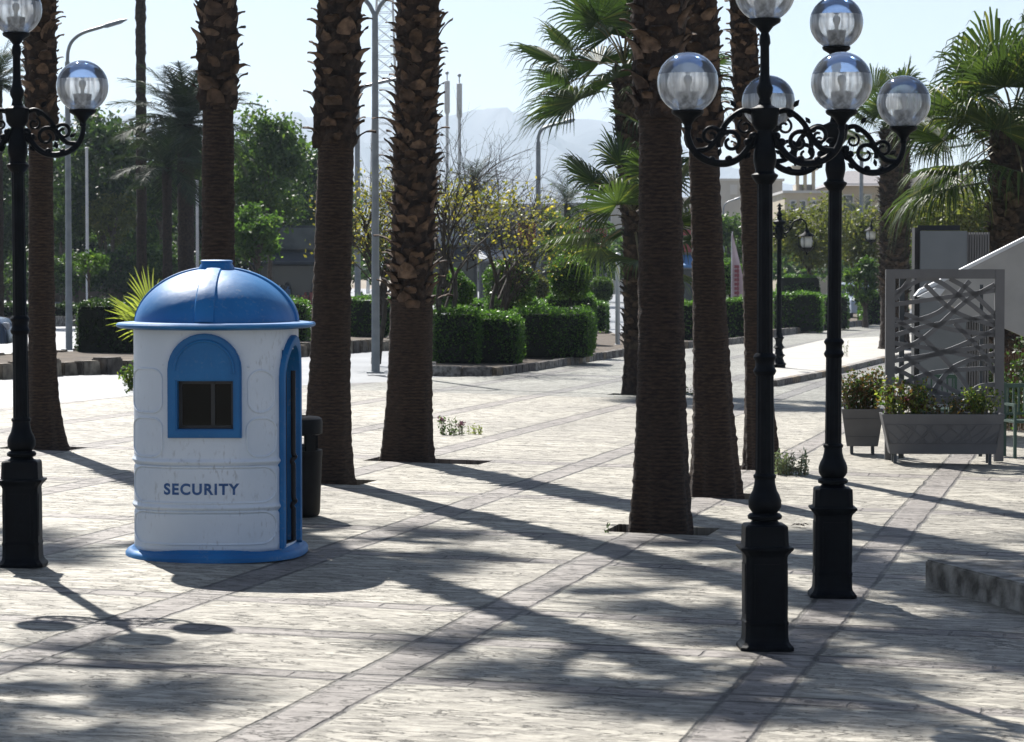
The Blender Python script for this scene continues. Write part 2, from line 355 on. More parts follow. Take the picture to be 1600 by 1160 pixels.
def trunk_mesh(name, h, rfn, lean, mats, n=40, dz=.035, rough=.006, seed=0):
    g = np.random.default_rng(seed); m = int(h / dz) + 1; z = np.linspace(0, h, m); a = np.arange(n) * 2 * math.pi / n
    r = np.array([rfn(q) for q in z]); r = r + g.normal(0, rough, m) * .3
    saw = (np.arange(m) % 3) * rough * .35
    rr = r[:, None] + saw[:, None] + g.normal(0, rough * .6, (m, n)) + (.015 * np.sin(a * 3 + seed) + .01 * np.sin(a * 7 + 2))[None, :] * np.exp(-z / .7)[:, None] * 2
    cx = np.array([lean(q)[0] for q in z]); cy = np.array([lean(q)[1] for q in z])
    V = np.stack([cx[:, None] + rr * np.cos(a), cy[:, None] + rr * np.sin(a), np.repeat(z[:, None], n, 1)], -1).reshape(-1, 3)
    i = np.arange(m - 1)[:, None] * n; k = np.arange(n)[None, :]; k2 = (k + 1) % n
    Fq = np.stack([i + k, i + k2, i + n + k2, i + n + k], -1).reshape(-1, 4)
    return npmesh(name, V, Fq, mats, smooth=True)
def stubs_mesh(name, z0, z1, rfn, lean, seed, dens=1.0, size=1.0, updir=.8, thin=.12):
    """old leaf stalks left on the trunk: split, curled, pointing up and out in a spiral"""
    g = random.Random(seed); V = []; Fq = []; mi = []
    def strip(rows, cols, P, m):
        b = len(V)
        for p in P: V.append(p)
        for i in range(rows - 1):
            for j in range(cols - 1):
                q = b + i * cols + j; Fq.append((q, q + 1, q + cols + 1, q + cols)); mi.append(m)
    z = z0; k = 0; step = .017 / dens
    while z < z1:
        a = k * 2.39996 + g.uniform(-.16, .16); k += 1; z += step * g.uniform(.6, 1.4)
        r = rfn(z) - .02; cx, cy = lean(z); wd = size * g.uniform(.10, .22); ln = size * g.uniform(.14, .27)
        if g.random() < .1: ln *= 1.5; wd *= .7
        out = g.uniform(.10, .30); curl = g.uniform(.35, 1.6); tw = g.uniform(-.7, .7)
        rad = Vector((math.cos(a), math.sin(a), 0)); tan = Vector((-math.sin(a), math.cos(a), 0)); up = Vector((0, 0, 1))
        P = []; rows = 7; p = Vector((cx, cy, z)) + rad * r; tipw = g.uniform(.05, .32)
        for i in range(rows):
            t = i / (rows - 1); ang = out + curl * t ** 1.6
            if i: p = p + (rad * math.sin(ang) + up * math.cos(ang) * updir + tan * tw * t * .6) * (ln / (rows - 1))
            nr = rad * math.cos(ang) - up * math.sin(ang)
            ww = wd * (1.05 - .18 * t - (.87 - tipw) * t ** 3.2)
            for j in (-1, -.55, 0, .55, 1):
                P.append(p + tan * (j * ww * .5) + nr * (wd * .20 * (1 - j * j) * (1 - .4 * t)) + up * g.uniform(-.006, .006) - up * (abs(j) ** 2 * .03 * t))
        strip(rows, 5, P, 0)
        strip(rows, 5, [q_ - (rad * .8 - up * .6) * thin * wd * (1, 1, .8, .6, .6, .5, .4)[n_ // 5] for n_, q_ in enumerate(P)], 0)
        b = len(V)
        for c in range(5): V.append(P[(rows - 1) * 5 + c])
        for c in range(5): V.append(P[(rows - 1) * 5 + c] - (rad * .8 - up * .6) * thin * wd * .4)
        for c in range(4): Fq.append((b + c, b + c + 1, b + 6 + c, b + 5 + c)); mi.append(0)
    return npmesh(name, [tuple(p) for p in V], Fq, [M['boot']], smooth=True)
def fan(az, el, pl, rad, nseg, V, Fq, g, arc=4.3, org=Vector((0, 0, 0)), droop=1.0, rows=6, wmul=1.0, split=.5):
    """one fan leaf: nseg folded leaflets joined near the stalk, hanging at their tips"""
    d = Vector((math.cos(az) * math.cos(el), math.sin(az) * math.cos(el), math.sin(el)))
    side = Vector((-math.sin(az), math.cos(az), 0)); nrm = d.cross(side) * -1
    roll = g.uniform(-.5, .5); side, nrm = side * math.cos(roll) + nrm * math.sin(roll), nrm * math.cos(roll) - side * math.sin(roll)
    hub = org + d * pl + Vector((0, 0, -.12 * pl * pl * droop))
    bend = R(g.uniform(5, 28)); d2 = (d * math.cos(bend) - nrm * math.sin(bend)); n2 = nrm * math.cos(bend) + d * math.sin(bend)
    da = arc / nseg
    for s in range(nseg):
        th = -arc / 2 + da * (s + .5); lv = rad * (1 - .28 * abs(th / (arc / 2)) ** 2) * g.uniform(.88, 1.05)
        e1 = d2 * math.cos(th) + side * math.sin(th); pp = -d2 * math.sin(th) + side * math.cos(th)
        cup = .22; b = len(V); tipd = droop * g.uniform(.5, 1.5); jx = g.uniform(-.05, .05)
        for i in range(rows):
            t = i / (rows - 1); r = lv * t
            base = hub + e1 * r + n2 * (cup * math.sin(t * 2.2) * lv * .25 * math.cos(th)) + pp * jx * r * t
            ex = max(0, t - split); base = base + Vector((0, 0, -1)) * (tipd * lv * ex * ex * 1.1) - e1 * (tipd * lv * ex ** 3 * .5)
            hw = min(r * math.tan(da / 2) * 1.08, lv * split * math.tan(da / 2) * 1.08 * max(.06, 1 - max(0, t - split) / (1 - split) * .96)) * wmul * .86 + .001
            V.append(base - pp * hw); V.append(base + n2 * hw * .9); V.append(base + pp * hw)
            if i:
                q = b + (i - 1) * 3; Fq.append((q, q + 1, q + 4, q + 3)); Fq.append((q + 1, q + 2, q + 5, q + 4))
    return hub
def crown_mesh(name, seed, n, pl, rad, nseg=34, elmin=-.7, elmax=1.4, org=(0, 0, 0), mats=None, droop=1.0, rows=6, dead=0):
    g = random.Random(seed); V = []; Fq = []; pt = MB(); org = Vector(org); mi = []
    for k in range(n):
        f = k / max(n - 1, 1); el = elmax + (elmin - elmax) * f ** .8 + g.uniform(-.15, .15); az = k * 2.39996 + g.uniform(-.3, .3)
        c0 = len(Fq); p_ = pl * g.uniform(.8, 1.15); ra = rad * g.uniform(.85, 1.1)
        o = org + Vector((0, 0, (1 - f) * .45)); hub = fan(az, el, p_, ra, nseg, V, Fq, g, org=o, droop=droop, rows=rows, arc=g.uniform(3.6, 4.6))
        mi += [0 if el > -.62 or not dead else 1] * (len(Fq) - c0)
        d = (hub - o); pts = [o + d * t + Vector((0, 0, .10 * p_ * math.sin(math.pi * t))) for t in (0, .35, .7, 1)]
        b = len(V); 
        for i, p in enumerate(pts):
            s_ = Vector((-math.sin(az), math.cos(az), 0)) * (.028 - .013 * i / 3)
            V += [p - s_, p + Vector((0, 0, -.022)), p + s_]
            if i: q = b + (i - 1) * 3; Fq += [(q, q + 1, q + 4, q + 3), (q + 1, q + 2, q + 5, q + 4), (q + 2, q, q + 3, q + 5)]; mi += [2] * 3
    return npmesh(name, [tuple(p) for p in V], Fq, mats or [M['frond'], M['dry'], M['petiole']], mi=mi)
crownA = crown_mesh('palm_crown', 3, 18, .95, .95, nseg=26, elmin=-.45)
crownB = crown_mesh('palm_crown', 9, 19, 1.0, .98, nseg=26, elmin=-.5)
def palm(key, label, base, H, r0, r1, zs, topx=0, crown=None, boots=None, seed=0, flare=.5, rb=None, dens=1.0, size=1.0, group='tall fan palms planted in the paving', crot=0, bow=0, fl=.45):
    """zs: height where the clean trunk ends and the old leaf bases begin"""
    t = thing('fan_palm', base - Vector((0, 0, .06)), label, 'palm tree', group)
    def lean(z): q = z / 4.3; return (topx * q + bow * math.sin(min(q, 1.6) * 2), .03 * math.sin(q))
    def rf(z):
        return r1 + (r0 - r1) * math.exp(-z / fl) + .03 * math.exp(-z / 1.6) - .004 * z
    def rf2(z): return rf(zs) * .98 + .012 * math.sin(z * 3 + seed) if z > zs else rf(z)
    rb_ = rb or 0
    link('trunk', trunk_mesh('trunk', zs + .12, rf, lean, M['trunk'], seed=seed), t)
    def lean2(z): return lean(z + zs)
    core = trunk_mesh('leaf_base_core', H - zs, lambda z: rf(zs) * 1.0 + rb_ - .03 * math.exp(-z * 6), lean2, M['boot_core'], seed=seed + 1, rough=.018, dz=.05)
    c = link('leaf_base_core', core, t, (0, 0, zs))
    s_ = stubs_mesh('leaf_stubs', .0, H - zs, lambda z: rf(zs) + rb_, lean2, seed + 5, dens, size)
    link('leaf_stubs', s_, c)
    lx, ly = lean(H); cr = link('crown', crown or crownA, t, (lx, ly, H - .2)); cr.rotation_euler = (0, 0, crot)
    return t
P_ = lambda k, dy: gp(*PALMS[k], dy)
palm('a', 'fan palm at the far left edge with a flared foot, behind the black lamp', P_('a', .1), 11.2, .27, .142, 3.55, .0, crownB, seed=1, fl=.33, rb=.03, crot=1.0, size=.85)
palm('b', 'fan palm rising directly behind the blue dome of the security booth', P_('b', .1), 9.6, .25, .14, 3.5, .02, crownA, seed=2, rb=.02, crot=2.2, size=.9, dens=.8)
palm('c', 'fan palm directly behind the litter bin, leaning slightly right', P_('c', .1), 10.4, .245, .185, 3.35, .13, crownB, seed=3, rb=.03, crot=3, dens=.7, size=.95)
palm('d', 'shaggy fan palm whose old leaf bases reach low down, beside the pink flowers', P_('d', .1), 9.9, .27, .228, 1.72, .10, crownA, seed=4, rb=-.01, crot=4.1, size=1.0, dens=1.25)
palm('e', 'thick fan palm nearest the camera, left of the cluster of black globe lamps', P_('e', .1), 8.8, .24, .182, 3.45, -.03, crownB, seed=5, rb=.03, crot=5, dens=.9, size=1.0, fl=.7)
palm('f', 'tapering fan palm right of the thickest trunk, leaning left at its top', P_('f', .1), 9.4, .23, .148, 3.4, -.17, crownA, seed=6, rb=.03, crot=.5, dens=.9, size=.9, fl=.9)
palm('g', 'slender fan palm half hidden behind the nearest black lamp post', P_('g', .1), 9.8, .17, .11, 3.5, -.19, crownB, seed=7, rb=.03, crot=1.7, size=.75, fl=1.0)
# palms outside the picture to the left that throw the frond shadows in the lower left
for i, (x, y, h) in enumerate(((-6.3, 22.2, 9.8), (-8.0, 29.0, 10.2), (-4.55, 21.8, 9.9))):
    pass
    palm('x', ['fan palm outside the left edge of the view, nearer one', 'fan palm outside the left edge of the view, farther one', 'fan palm outside the left edge, closest to the booth'][i], Vector((x, y, gz(x))), h, .26, .17, 3.5, 0, (crownB, crownA, crownB)[i], seed=20 + i, rb=.03, crot=i) if i < 2 else None
# young palm behind the thick one, fronds from waist height up
def fpalm(label, base, H, r, zs, cr, seed, group, topx=0, dens=1.0, size=1.0, ztr=None):
    t = thing('fan_palm', base, label, 'palm tree', group)
    lean = lambda z: (topx * z / H, 0)
    link('trunk', trunk_mesh('trunk', H, lambda z: r * (1 + .25 * math.exp(-z / .3)), lean, M['boot_core'], n=24, dz=.06, rough=.012, seed=seed), t)
    st_ = link('leaf_stubs', stubs_mesh('leaf_stubs', zs, H, lambda z: r, lean, seed, dens, size), t); st_.data.materials[0] = M['boot_dark']
    link('crown', cr, t, (topx, 0, H - .25)); return t
gF = 'fan palms standing farther back'
b = P_('h', .1)
cH = crown_mesh('palm_crown', 31, 17, 1.0, 1.05, nseg=42, elmin=-.5, elmax=1.2, mats=[M['frond_far'], M['dry'], M['petiole']])
fpalm('young fan palm with a low crown half hidden behind the thickest trunk', b, 3.15, .16, .75, cH, 41, gF)
cI = crown_mesh('palm_crown', 35, 24, 1.25, 1.2, nseg=44, elmin=-.3, elmax=1.4, mats=[M['frond'], M['dry'], M['petiole']])
b = gat(1003, 50); fpalm('fan palm with full dark crown against the sky, left of the thickest trunk', b, 5.9, .2, 3.2, cI, 43, gF, topx=-.33, size=1.1, dens=1.3)
b = gp(1397, 551); cJ = crown_mesh('palm_crown', 36, 22, 1.1, 1.15, nseg=44, elmin=-.35, elmax=1.4, mats=[M['frond_far'], M['dry'], M['petiole']], dead=1)
fpalm('stout fan palm with a shaggy dark trunk behind the grey lattice screen', b, 6.5, .40, 1.6, cJ, 45, gF, size=1.15, dens=2.6)
b = gat(1580, 46); cK = crown_mesh('palm_crown', 37, 26, 1.1, 1.45, nseg=50, elmin=-.45, elmax=1.3, mats=[M['frond_far'], M['dry'], M['petiole']], dead=0, droop=1.7)
fpalm('fan palm at the right edge with long hanging fronds over a dark trunk', b, 4.75, .36, .4, cK, 47, gF, size=1.1, dens=2.2)
# ------------------------------------------------------------------ globe lamps
def glass(name, col, rough, trans=.0, alpha=.3, milky=0.0, streak=False):
    m = bpy.data.materials.new(name); m.use_nodes = True; t = m.node_tree; N = t.nodes; L = t.links; o = N['Material Output']; b = N['Principled BSDF']; N.remove(b)
    gl = N.new('ShaderNodeBsdfGlossy'); gl.inputs['Roughness'].default_value = rough; gl.inputs[0].default_value = (.9, .95, 1, 1)
    tp = N.new('ShaderNodeBsdfTransparent'); tp.inputs[0].default_value = (*col, 1)
    df = N.new('ShaderNodeBsdfDiffuse'); df.inputs[0].default_value = (.85, .9, .95, 1); tl = N.new('ShaderNodeBsdfTranslucent'); tl.inputs[0].default_value = (.9, .94, .98, 1)
    dm = N.new('ShaderNodeMixShader'); dm.inputs[0].default_value = .6; L.new(df.outputs[0], dm.inputs[1]); L.new(tl.outputs[0], dm.inputs[2])
    m1 = N.new('ShaderNodeMixShader'); L.new(tp.outputs[0], m1.inputs[1]); L.new(dm.outputs[0], m1.inputs[2])
    lw = N.new('ShaderNodeLayerWeight'); lw.inputs[0].default_value = .25
    if streak:
        tc = N.new('ShaderNodeTexCoord'); mp = N.new('ShaderNodeMapping'); mp.inputs['Scale'].default_value = (28, 28, 2.5); nz = N.new('ShaderNodeTexNoise'); nz.inputs['Scale'].default_value = 1.2
        L.new(tc.outputs['Object'], mp.inputs[0]); L.new(mp.outputs[0], nz.inputs[0]); mr = N.new('ShaderNodeMapRange'); L.new(nz.outputs[0], mr.inputs[0])
        mr.inputs[1].default_value = .35; mr.inputs[2].default_value = .75; mr.inputs[3].default_value = milky * .5; mr.inputs[4].default_value = milky * 1.6
        ad = N.new('ShaderNodeMath'); ad.operation = 'MULTIPLY_ADD'; L.new(lw.outputs[1], ad.inputs[0]); ad.inputs[1].default_value = .35; L.new(mr.outputs[0], ad.inputs[2]); L.new(ad.outputs[0], m1.inputs[0])
    else: m1.inputs[0].default_value = milky
    fr = N.new('ShaderNodeFresnel'); fr.inputs[0].default_value = 1.5 if milky else 1.25
    m2 = N.new('ShaderNodeMixShader'); L.new(fr.outputs[0], m2.inputs[0]); L.new(m1.outputs[0], m2.inputs[1]); L.new(gl.outputs[0], m2.inputs[2])
    L.new(m2.outputs[0], o.inputs['Surface']); return m
M['globe'] = glass('clear_globe_plastic', (.93, .95, .97), .05, milky=.62, streak=True)
M['globe_top'] = glass('blue_globe_top', (.50, .64, .86), .05, milky=.24)  # upper part of each globe coloured blue, unlike the part below
M['bulb'] = mat('frosted_bulb', (.7, .68, .6), .3)
M['holder'] = mat('dark_lamp_holder', (.03, .035, .04), .4, spec=.6)
def bez(p, n=14):          # Catmull-Rom through points
    P = [Vector(q) for q in p]; P = [P[0] * 2 - P[1]] + P + [P[-1] * 2 - P[-2]]; out = []
    for i in range(1, len(P) - 2):
        for k in range(n):
            t = k / n; a, b, c, d = P[i - 1:i + 3]
            out.append(.5 * ((2 * b) + (c - a) * t + (2 * a - 5 * b + 4 * c - d) * t * t + (3 * b - a - 3 * c + d) * t ** 3))
    out.append(P[-2]); return out
def spiral(cx, cz, r0, r1, a0, turns, sx=1, n=26):
    return [(sx * (cx + (r0 + (r1 - r0) * k / n) * math.cos(a0 + turns * 2 * math.pi * k / n)), 0, cz + (r0 + (r1 - r0) * k / n) * math.sin(a0 + turns * 2 * math.pi * k / n)) for k in range(n + 1)]
GL_R = .178
def add_globe(root, x, z):
    s = MB(); s.sphere((0, 0, 0), GL_R, 40, 26, z0=-.93, z1=.28); g = s.build('globe', M['globe'], root, smooth=True, loc=(x, 0, z))
    s = MB(); s.sphere((0, 0, 0), GL_R + .001, 40, 14, z0=.28, z1=.99999); s.build('globe_top', M['globe_top'], g, smooth=True)
    s = MB(); s.lathe([(.02, -.245), (.035, -.225), (.05, -.205), (.088, -.182), (.094, -.172), (.094, -.160), (.08, -.158), (.02, -.158)], 24); s.build('globe_cup', M['iron'], g, smooth=True)
    s = MB(); s.lathe([(.03, -.16), (.05, -.155), (.064, -.06), (.066, -.055), (.05, -.05), (.02, -.05)], 20); s.build('lamp_holder', M['holder'], g, smooth=True)
    s = MB(); s.lathe([(.012, -.05), (.013, -.02), (.024, .005), (.027, .02), (.022, .038), (.008, .046)], 16); s.build('bulb', M['bulb'], g, smooth=True)
def globe_lamp(label, base, sc=1.0, rz=0, topdx=0):
    t = thing('globe_lamp_post', base, label, 'street lamp', 'black cast iron lamps with clear globes', rz); t.scale = (sc, sc, sc); t.rotation_euler = (0, topdx, rz)
    p = MB(); oct_ = dict(n=8, rot=math.pi / 8)
    def ob(r, z): return (r / math.cos(math.pi / 8), z)
    # square pedestal with chamfered corners
    def sqr(prof, ch=.80):
        vs = []
        for r, z in prof:
            c = r * ch; vs += [(-c, -r, z), (c, -r, z), (r, -c, z), (r, c, z), (c, r, z), (-c, r, z), (-r, c, z), (-r, -c, z)]
        m = len(prof); p.add(vs, [(i * 8 + k, i * 8 + (k + 1) % 8, i * 8 + 8 + (k + 1) % 8, i * 8 + 8 + k) for i in range(m - 1) for k in range(8)] + [tuple(reversed(range(8))), tuple(m * 8 - 8 + k for k in range(8))])
    sqr([(.155, 0), (.155, .022), (.142, .035), (.130, .052), (.126, .075), (.124, .15), (.128, .155), (.128, .168), (.123, .173), (.121, .545), (.126, .56), (.142, .578), (.155, .592), (.155, .604), (.13, .608), (.128, .615), (.124, .725), (.112, .735)])
    for s1 in (-1, 1):           # raised panel frames on the faces
        p.box((0, s1 * .1225, .36), (.15, .008, .30)); p.box((s1 * .1225, 0, .36), (.008, .15, .30))
    p.build('pedestal', M['iron'], t, bevel=.003)
    c = MB(); c.lathe([(.10, .735), (.085, .742), (.075, .755), (.098, .765), (.102, .782), (.09, .795), (.072, .80), (.085, .815), (.096, .835), (.097, .87), (.088, .90), (.072, .93), (.062, .97), (.06, 1.0), (.066, 1.004), (.068, 1.02), (.06, 1.026), (.057, 1.03)], 28)
    zs = [1.03]; 
    n = 24; vs = []; prof = [(.057, 1.03), (.055, 1.2), (.055, 1.6)]
    c.build('baluster', M['iron'], t, smooth=True)
    f = MB()
    def fluted(prof, n=48, k=12, d=.004):
        vs = [((r - d * (.5 - .5 * math.cos(2 * math.pi * j * k / n))) * math.cos(2 * math.pi * j / n), (r - d * (.5 - .5 * math.cos(2 * math.pi * j * k / n))) * math.sin(2 * math.pi * j / n), z) for r, z in prof for j in range(n)]
        m = len(prof); f.add(vs, [(i * n + j, i * n + (j + 1) % n, i * n + n + (j + 1) % n, i * n + n + j) for i in range(m - 1) for j in range(n)])
    fluted([(.056, 1.02), (.054, 1.3), (.053, 1.62)]); fluted([(.048, 1.72), (.0465, 2.2), (.045, 2.74)])
    f.lathe([(.05, 1.60), (.062, 1.615), (.068, 1.63), (.062, 1.645), (.055, 1.655), (.056, 1.69), (.064, 1.70), (.068, 1.712), (.06, 1.725), (.05, 1.735)], 28)
    f.build('shaft', M['iron'], t, smooth=True)
    v = MB(); v.lathe([(.045, 2.72), (.058, 2.735), (.068, 2.75), (.078, 2.765), (.078, 2.775), (.06, 2.785), (.055, 2.80), (.062, 2.83), (.068, 2.86), (.066, 2.90), (.055, 2.95), (.046, 2.99), (.044, 3.03), (.06, 3.045), (.075, 3.07), (.078, 3.10), (.084, 3.13), (.084, 3.16), (.06, 3.17), (.04, 3.18), (.032, 3.22), (.045, 3.25), (.05, 3.28), (.036, 3.31), (.028, 3.36), (.026, 3.52), (.034, 3.54), (.03, 3.58), (.022, 3.60)], 24)
    v.build('capital', M['iron'], t, smooth=True)
    for sx in (-1, 1):
        a = MB(); X = lambda pts: [(sx * q[0], 0, q[1]) for q in pts]
        a.tube(bez(X([(.10, 2.965), (.085, 2.93), (.06, 2.95), (.055, 3.0), (.075, 3.0)]), 6), .011, 8)
        a.tube(bez(X([(.05, 3.02), (.085, 2.95), (.14, 2.88), (.21, 2.845), (.29, 2.845), (.37, 2.875), (.425, 2.93), (.45, 3.0), (.45, 3.045)]), 8), [.018 + .006 * math.sin(k / 64 * math.pi) for k in range(65)], 10, flat=.8)
        a.tube(bez(X([(.05, 3.13), (.12, 3.15), (.18, 3.12), (.23, 3.07), (.27, 3.0), (.33, 2.93), (.40, 2.915)]), 8), [.017] * 49, 8)
        a.tube(spiral(.20, 2.965, .075, .02, -.4, 1.25, sx), [.016 - .007 * k / 26 for k in range(27)], 8)
        a.tube(spiral(.315, 3.0, .055, .015, 2.6, -1.25, sx), [.014 - .006 * k / 26 for k in range(27)], 8)
        a.tube(spiral(.115, 3.055, .045, .015, 1.2, -1.1, sx), .008, 8)
        for q in ((.21, 2.865), (.31, 2.86), (.40, 2.90), (.15, 3.13), (.245, 3.035), (.10, 2.965), (.07, 3.0)):
            a.sphere((sx * q[0], 0, q[1]), .024, 8, 6)
        for q, an in (((.17, 3.17), .9), ((.27, 2.885), 1.8), ((.36, 2.965), .5), ((.12, 2.87), 2.4)):   # cast leaves
            dx, dz = math.cos(an) * .05, math.sin(an) * .05
            a.tube([(sx * q[0], 0, q[1]), (sx * (q[0] + dx * .5), 0, q[1] + dz * .5), (sx * (q[0] + dx), 0, q[1] + dz)], [.009, .022, .004], 6, flat=.5)
        a.lathe([(.014, 3.03), (.024, 3.045), (.02, 3.06), (.028, 3.075)], 14, (sx * .45, 0, 0))
        a.build('scroll_arm', M['iron'], t, smooth=True)
        add_globe(t, sx * .45, 3.31)
    add_globe(t, 0, 3.84)
    return t
globe_lamp('black globe lamp post closest to the camera, right of centre', gp(1195, 1019, .14), .965, R(2), R(-.2))
globe_lamp('black globe lamp post just behind and right of the nearest one', gp(1300, 936, .14), .985, R(-2), R(.2))
globe_lamp('black globe lamp post cut by the left edge of the view, beside the security booth', gp(36, 888, .14), 1.0, R(1), R(-.35))

# ------------------------------------------------------------------ security booth
BA, BB, BN = .585, .70, 2.9
M['booth_white'] = mat('white_glassfibre', (.62, .69, .77), .5, (.70, .76, .83), 2.2, bump=.0012, bscale=20)
def grime(m, dark=(.16, .15, .13), amt=.5, sc=30, vert=6):
    t = m.node_tree; N = t.nodes; L = t.links; b = N['Principled BSDF']; old = b.inputs['Base Color'].links[0].from_socket
    tc = N.new('ShaderNodeTexCoord'); mp = N.new('ShaderNodeMapping'); mp.inputs['Scale'].default_value = (1, 1, 1 / vert); nz = N.new('ShaderNodeTexNoise'); nz.inputs['Scale'].default_value = sc; nz.inputs['Detail'].default_value = 6
    n2 = N.new('ShaderNodeTexNoise'); n2.inputs['Scale'].default_value = 2.3; n2.inputs['Detail'].default_value = 4; L.new(tc.outputs['Object'], n2.inputs[0])
    L.new(tc.outputs['Object'], mp.inputs[0]); L.new(mp.outputs[0], nz.inputs[0]); cr = N.new('ShaderNodeValToRGB'); cr.color_ramp.elements[0].position = .56; cr.color_ramp.elements[1].position = .72
    c2 = N.new('ShaderNodeValToRGB'); c2.color_ramp.elements[0].position = .42; c2.color_ramp.elements[1].position = .62
    L.new(nz.outputs[0], cr.inputs[0]); L.new(n2.outputs[0], c2.inputs[0]); mm = N.new('ShaderNodeMath'); mm.operation = 'MULTIPLY'; L.new(cr.outputs[0], mm.inputs[0]); L.new(c2.outputs[0], mm.inputs[1])
    m3 = N.new('ShaderNodeMath'); m3.operation = 'MULTIPLY'; m3.inputs[1].default_value = amt; L.new(mm.outputs[0], m3.inputs[0])
    mx = N.new('ShaderNodeMixRGB'); mx.inputs[2].default_value = (*dark, 1); L.new(m3.outputs[0], mx.inputs[0]); L.new(old, mx.inputs[1]); L.new(mx.outputs[0], b.inputs['Base Color']); return m
grime(M['booth_white'], amt=.45, sc=40, vert=2.5)
M['booth_blue'] = grime(mat('blue_gelcoat', (.005, .125, .34), .5, (.010, .17, .43), 2.5, bump=.008, bscale=4, spec=.45), (.20, .27, .36), .5, 34, 1)
M['letter'] = grime(mat('blue_lettering', (.015, .08, .24), .5, (.03, .11, .3), 10), (.3, .32, .36), .5, 90, 1)
M['inside'] = mat('dark_interior', (.03, .03, .03), .7)
def se(a, sx=1.0, sy=1.0):
    c, s_ = math.cos(a), math.sin(a); g = (abs(c) ** BN + abs(s_) ** BN) ** (-1 / BN); return Vector((BA * sx * g * c, BB * sy * g * s_, 0))
def se_y(x, off=0): return -BB * max(0, 1 - (abs(x) / BA) ** BN) ** (1 / BN) - off     # front surface
def se_x(y): return BA * max(0, 1 - (abs(y) / BB) ** BN) ** (1 / BN)
bp_ = gp(330, 882, .82); bp_.x = (339 - 800) / F * bp_.y
booth = thing('security_booth', Vector((bp_.x, bp_.y, gz(bp_.x))), 'white and blue glassfibre security booth with a blue dome roof', 'security booth', rz=R(-1))
ZB, ZT = .07, 1.665
WX0, WX1, WZ0, WZ1 = -.205, .215, .935, 1.30; WXC = .005
DY0, DY1, DZ1 = -.45, -.085, 1.50
def booth_body():
    # angles around the plan, with breaks at the window and the door
    def ang_of(fn, target, lo, hi):
        for _ in range(50):
            mid = (lo + hi) / 2
            if fn(mid) < target: lo = mid
            else: hi = mid
        return (lo + hi) / 2
    a_w0 = ang_of(lambda a: se(a).x, WX0, -math.pi, -math.pi / 2 + 1.2); a_w1 = ang_of(lambda a: se(a).x, WX1, -math.pi / 2, 0)
    a_d0 = ang_of(lambda a: se(a).y, DY0, -math.pi / 2, 0); a_d1 = ang_of(lambda a: se(a).y, DY1, -math.pi / 2, 0)
    base = sorted([a_w0, a_w1, a_d0, a_d1] + [-math.pi + 2 * math.pi * k / 96 for k in range(96) if all(abs(-math.pi + 2 * math.pi * k / 96 - q) > .02 for q in (a_w0, a_w1, a_d0, a_d1))])
    zs = sorted(set([ZB, ZT, WZ0, WZ1, DZ1, .10] + [gz_ + k * .005 for gz_ in (.385, .71) for k in range(-12, 9)] + [ZB + (ZT - ZB) * k / 60 for k in range(61) if all(abs(ZB + (ZT - ZB) * k / 60 - q) > .008 for q in (WZ0, WZ1, DZ1, .10)) and min(abs(ZB + (ZT - ZB) * k / 60 - q) for q in (.375, .70)) > .06]))
    grooves = [.385, .71]
    V = []; Fq = []
    for z in zs:
        for a in base:
            p = se(a); n = p.normalized(); off = 0
            for gz_ in grooves:
                d = z - gz_; off += .014 * math.exp(-(d / .016) ** 2) - .010 * math.exp(-((d + .034) / .011) ** 2)
            V.append(p + n * off + Vector((0, 0, z)))
    n = len(base)
    for i in range(len(zs) - 1):
        for k in range(n):
            k2 = (k + 1) % n; am = (base[k] + base[k2]) / 2 if k2 else base[k] + .01; zm = (zs[i] + zs[i + 1]) / 2
            if a_w0 < am < a_w1 and WZ0 < zm < WZ1: continue
            if a_d0 < am < a_d1 and .10 < zm < DZ1: continue
            Fq.append((i * n + k, i * n + k2, i * n + n + k2, i * n + n + k))
    me = npmesh('body', [tuple(v) for v in V], Fq, [M['booth_white'], M['inside']], smooth=True)
    o = link('body', me, booth); s_ = o.modifiers.new('wall', 'SOLIDIFY'); s_.thickness = .035; s_.offset = -1; s_.material_offset = 1; s_.material_offset_rim = 1
    return o
booth_body()
# embossed rounded panels on the front right and left shoulders
def panel(pts, parent, name='embossed_panel', r=.006, off=.000):
    m = MB(); P = [Vector((x, se_y(x, off), z)) for x, z in pts]; m.tube(P + [P[0], P[1]], r, 8, cap=False); return m.build(name, M['booth_white'], parent, smooth=True)
def rr(x0, x1, z0, z1, r, n=6, k=5):
    out = []
    for cx, cz, a0 in ((x1 - r, z1 - r, 0), (x0 + r, z1 - r, 90), (x0 + r, z0 + r, 180), (x1 - r, z0 + r, 270)):
        out += [(cx + r * math.cos(R(a0 + 90 * i / n)), cz + r * math.sin(R(a0 + 90 * i / n))) for i in range(n + 1)]
    d = []
    for i, p in enumerate(out):
        q = out[(i + 1) % len(out)]
        L_ = math.hypot(q[0] - p[0], q[1] - p[1]); m = max(1, int(L_ / .04))
        d += [(p[0] + (q[0] - p[0]) * j / m, p[1] + (q[1] - p[1]) * j / m) for j in range(m)]
    return d
panel(rr(-.545, .485, .125, .355, .09), booth, r=.008); panel(rr(-.545, .485, .42, .675, .09), booth, r=.008); panel(rr(.295, .485, .745, 1.02, .08), booth, r=.009); panel(rr(.305, .475, 1.06, 1.36, .085), booth, r=.009)
panel(rr(-.55, -.31, 1.06, 1.37, .07), booth, r=.009); panel(rr(-.55, -.31, .745, 1.02, .07), booth, r=.009); panel([(-.545, 1.40), (-.30, 1.40), (-.545, 1.398)], booth, r=.006); panel([(.30, 1.39), (.47, 1.39), (.30, 1.388)], booth, r=.006)
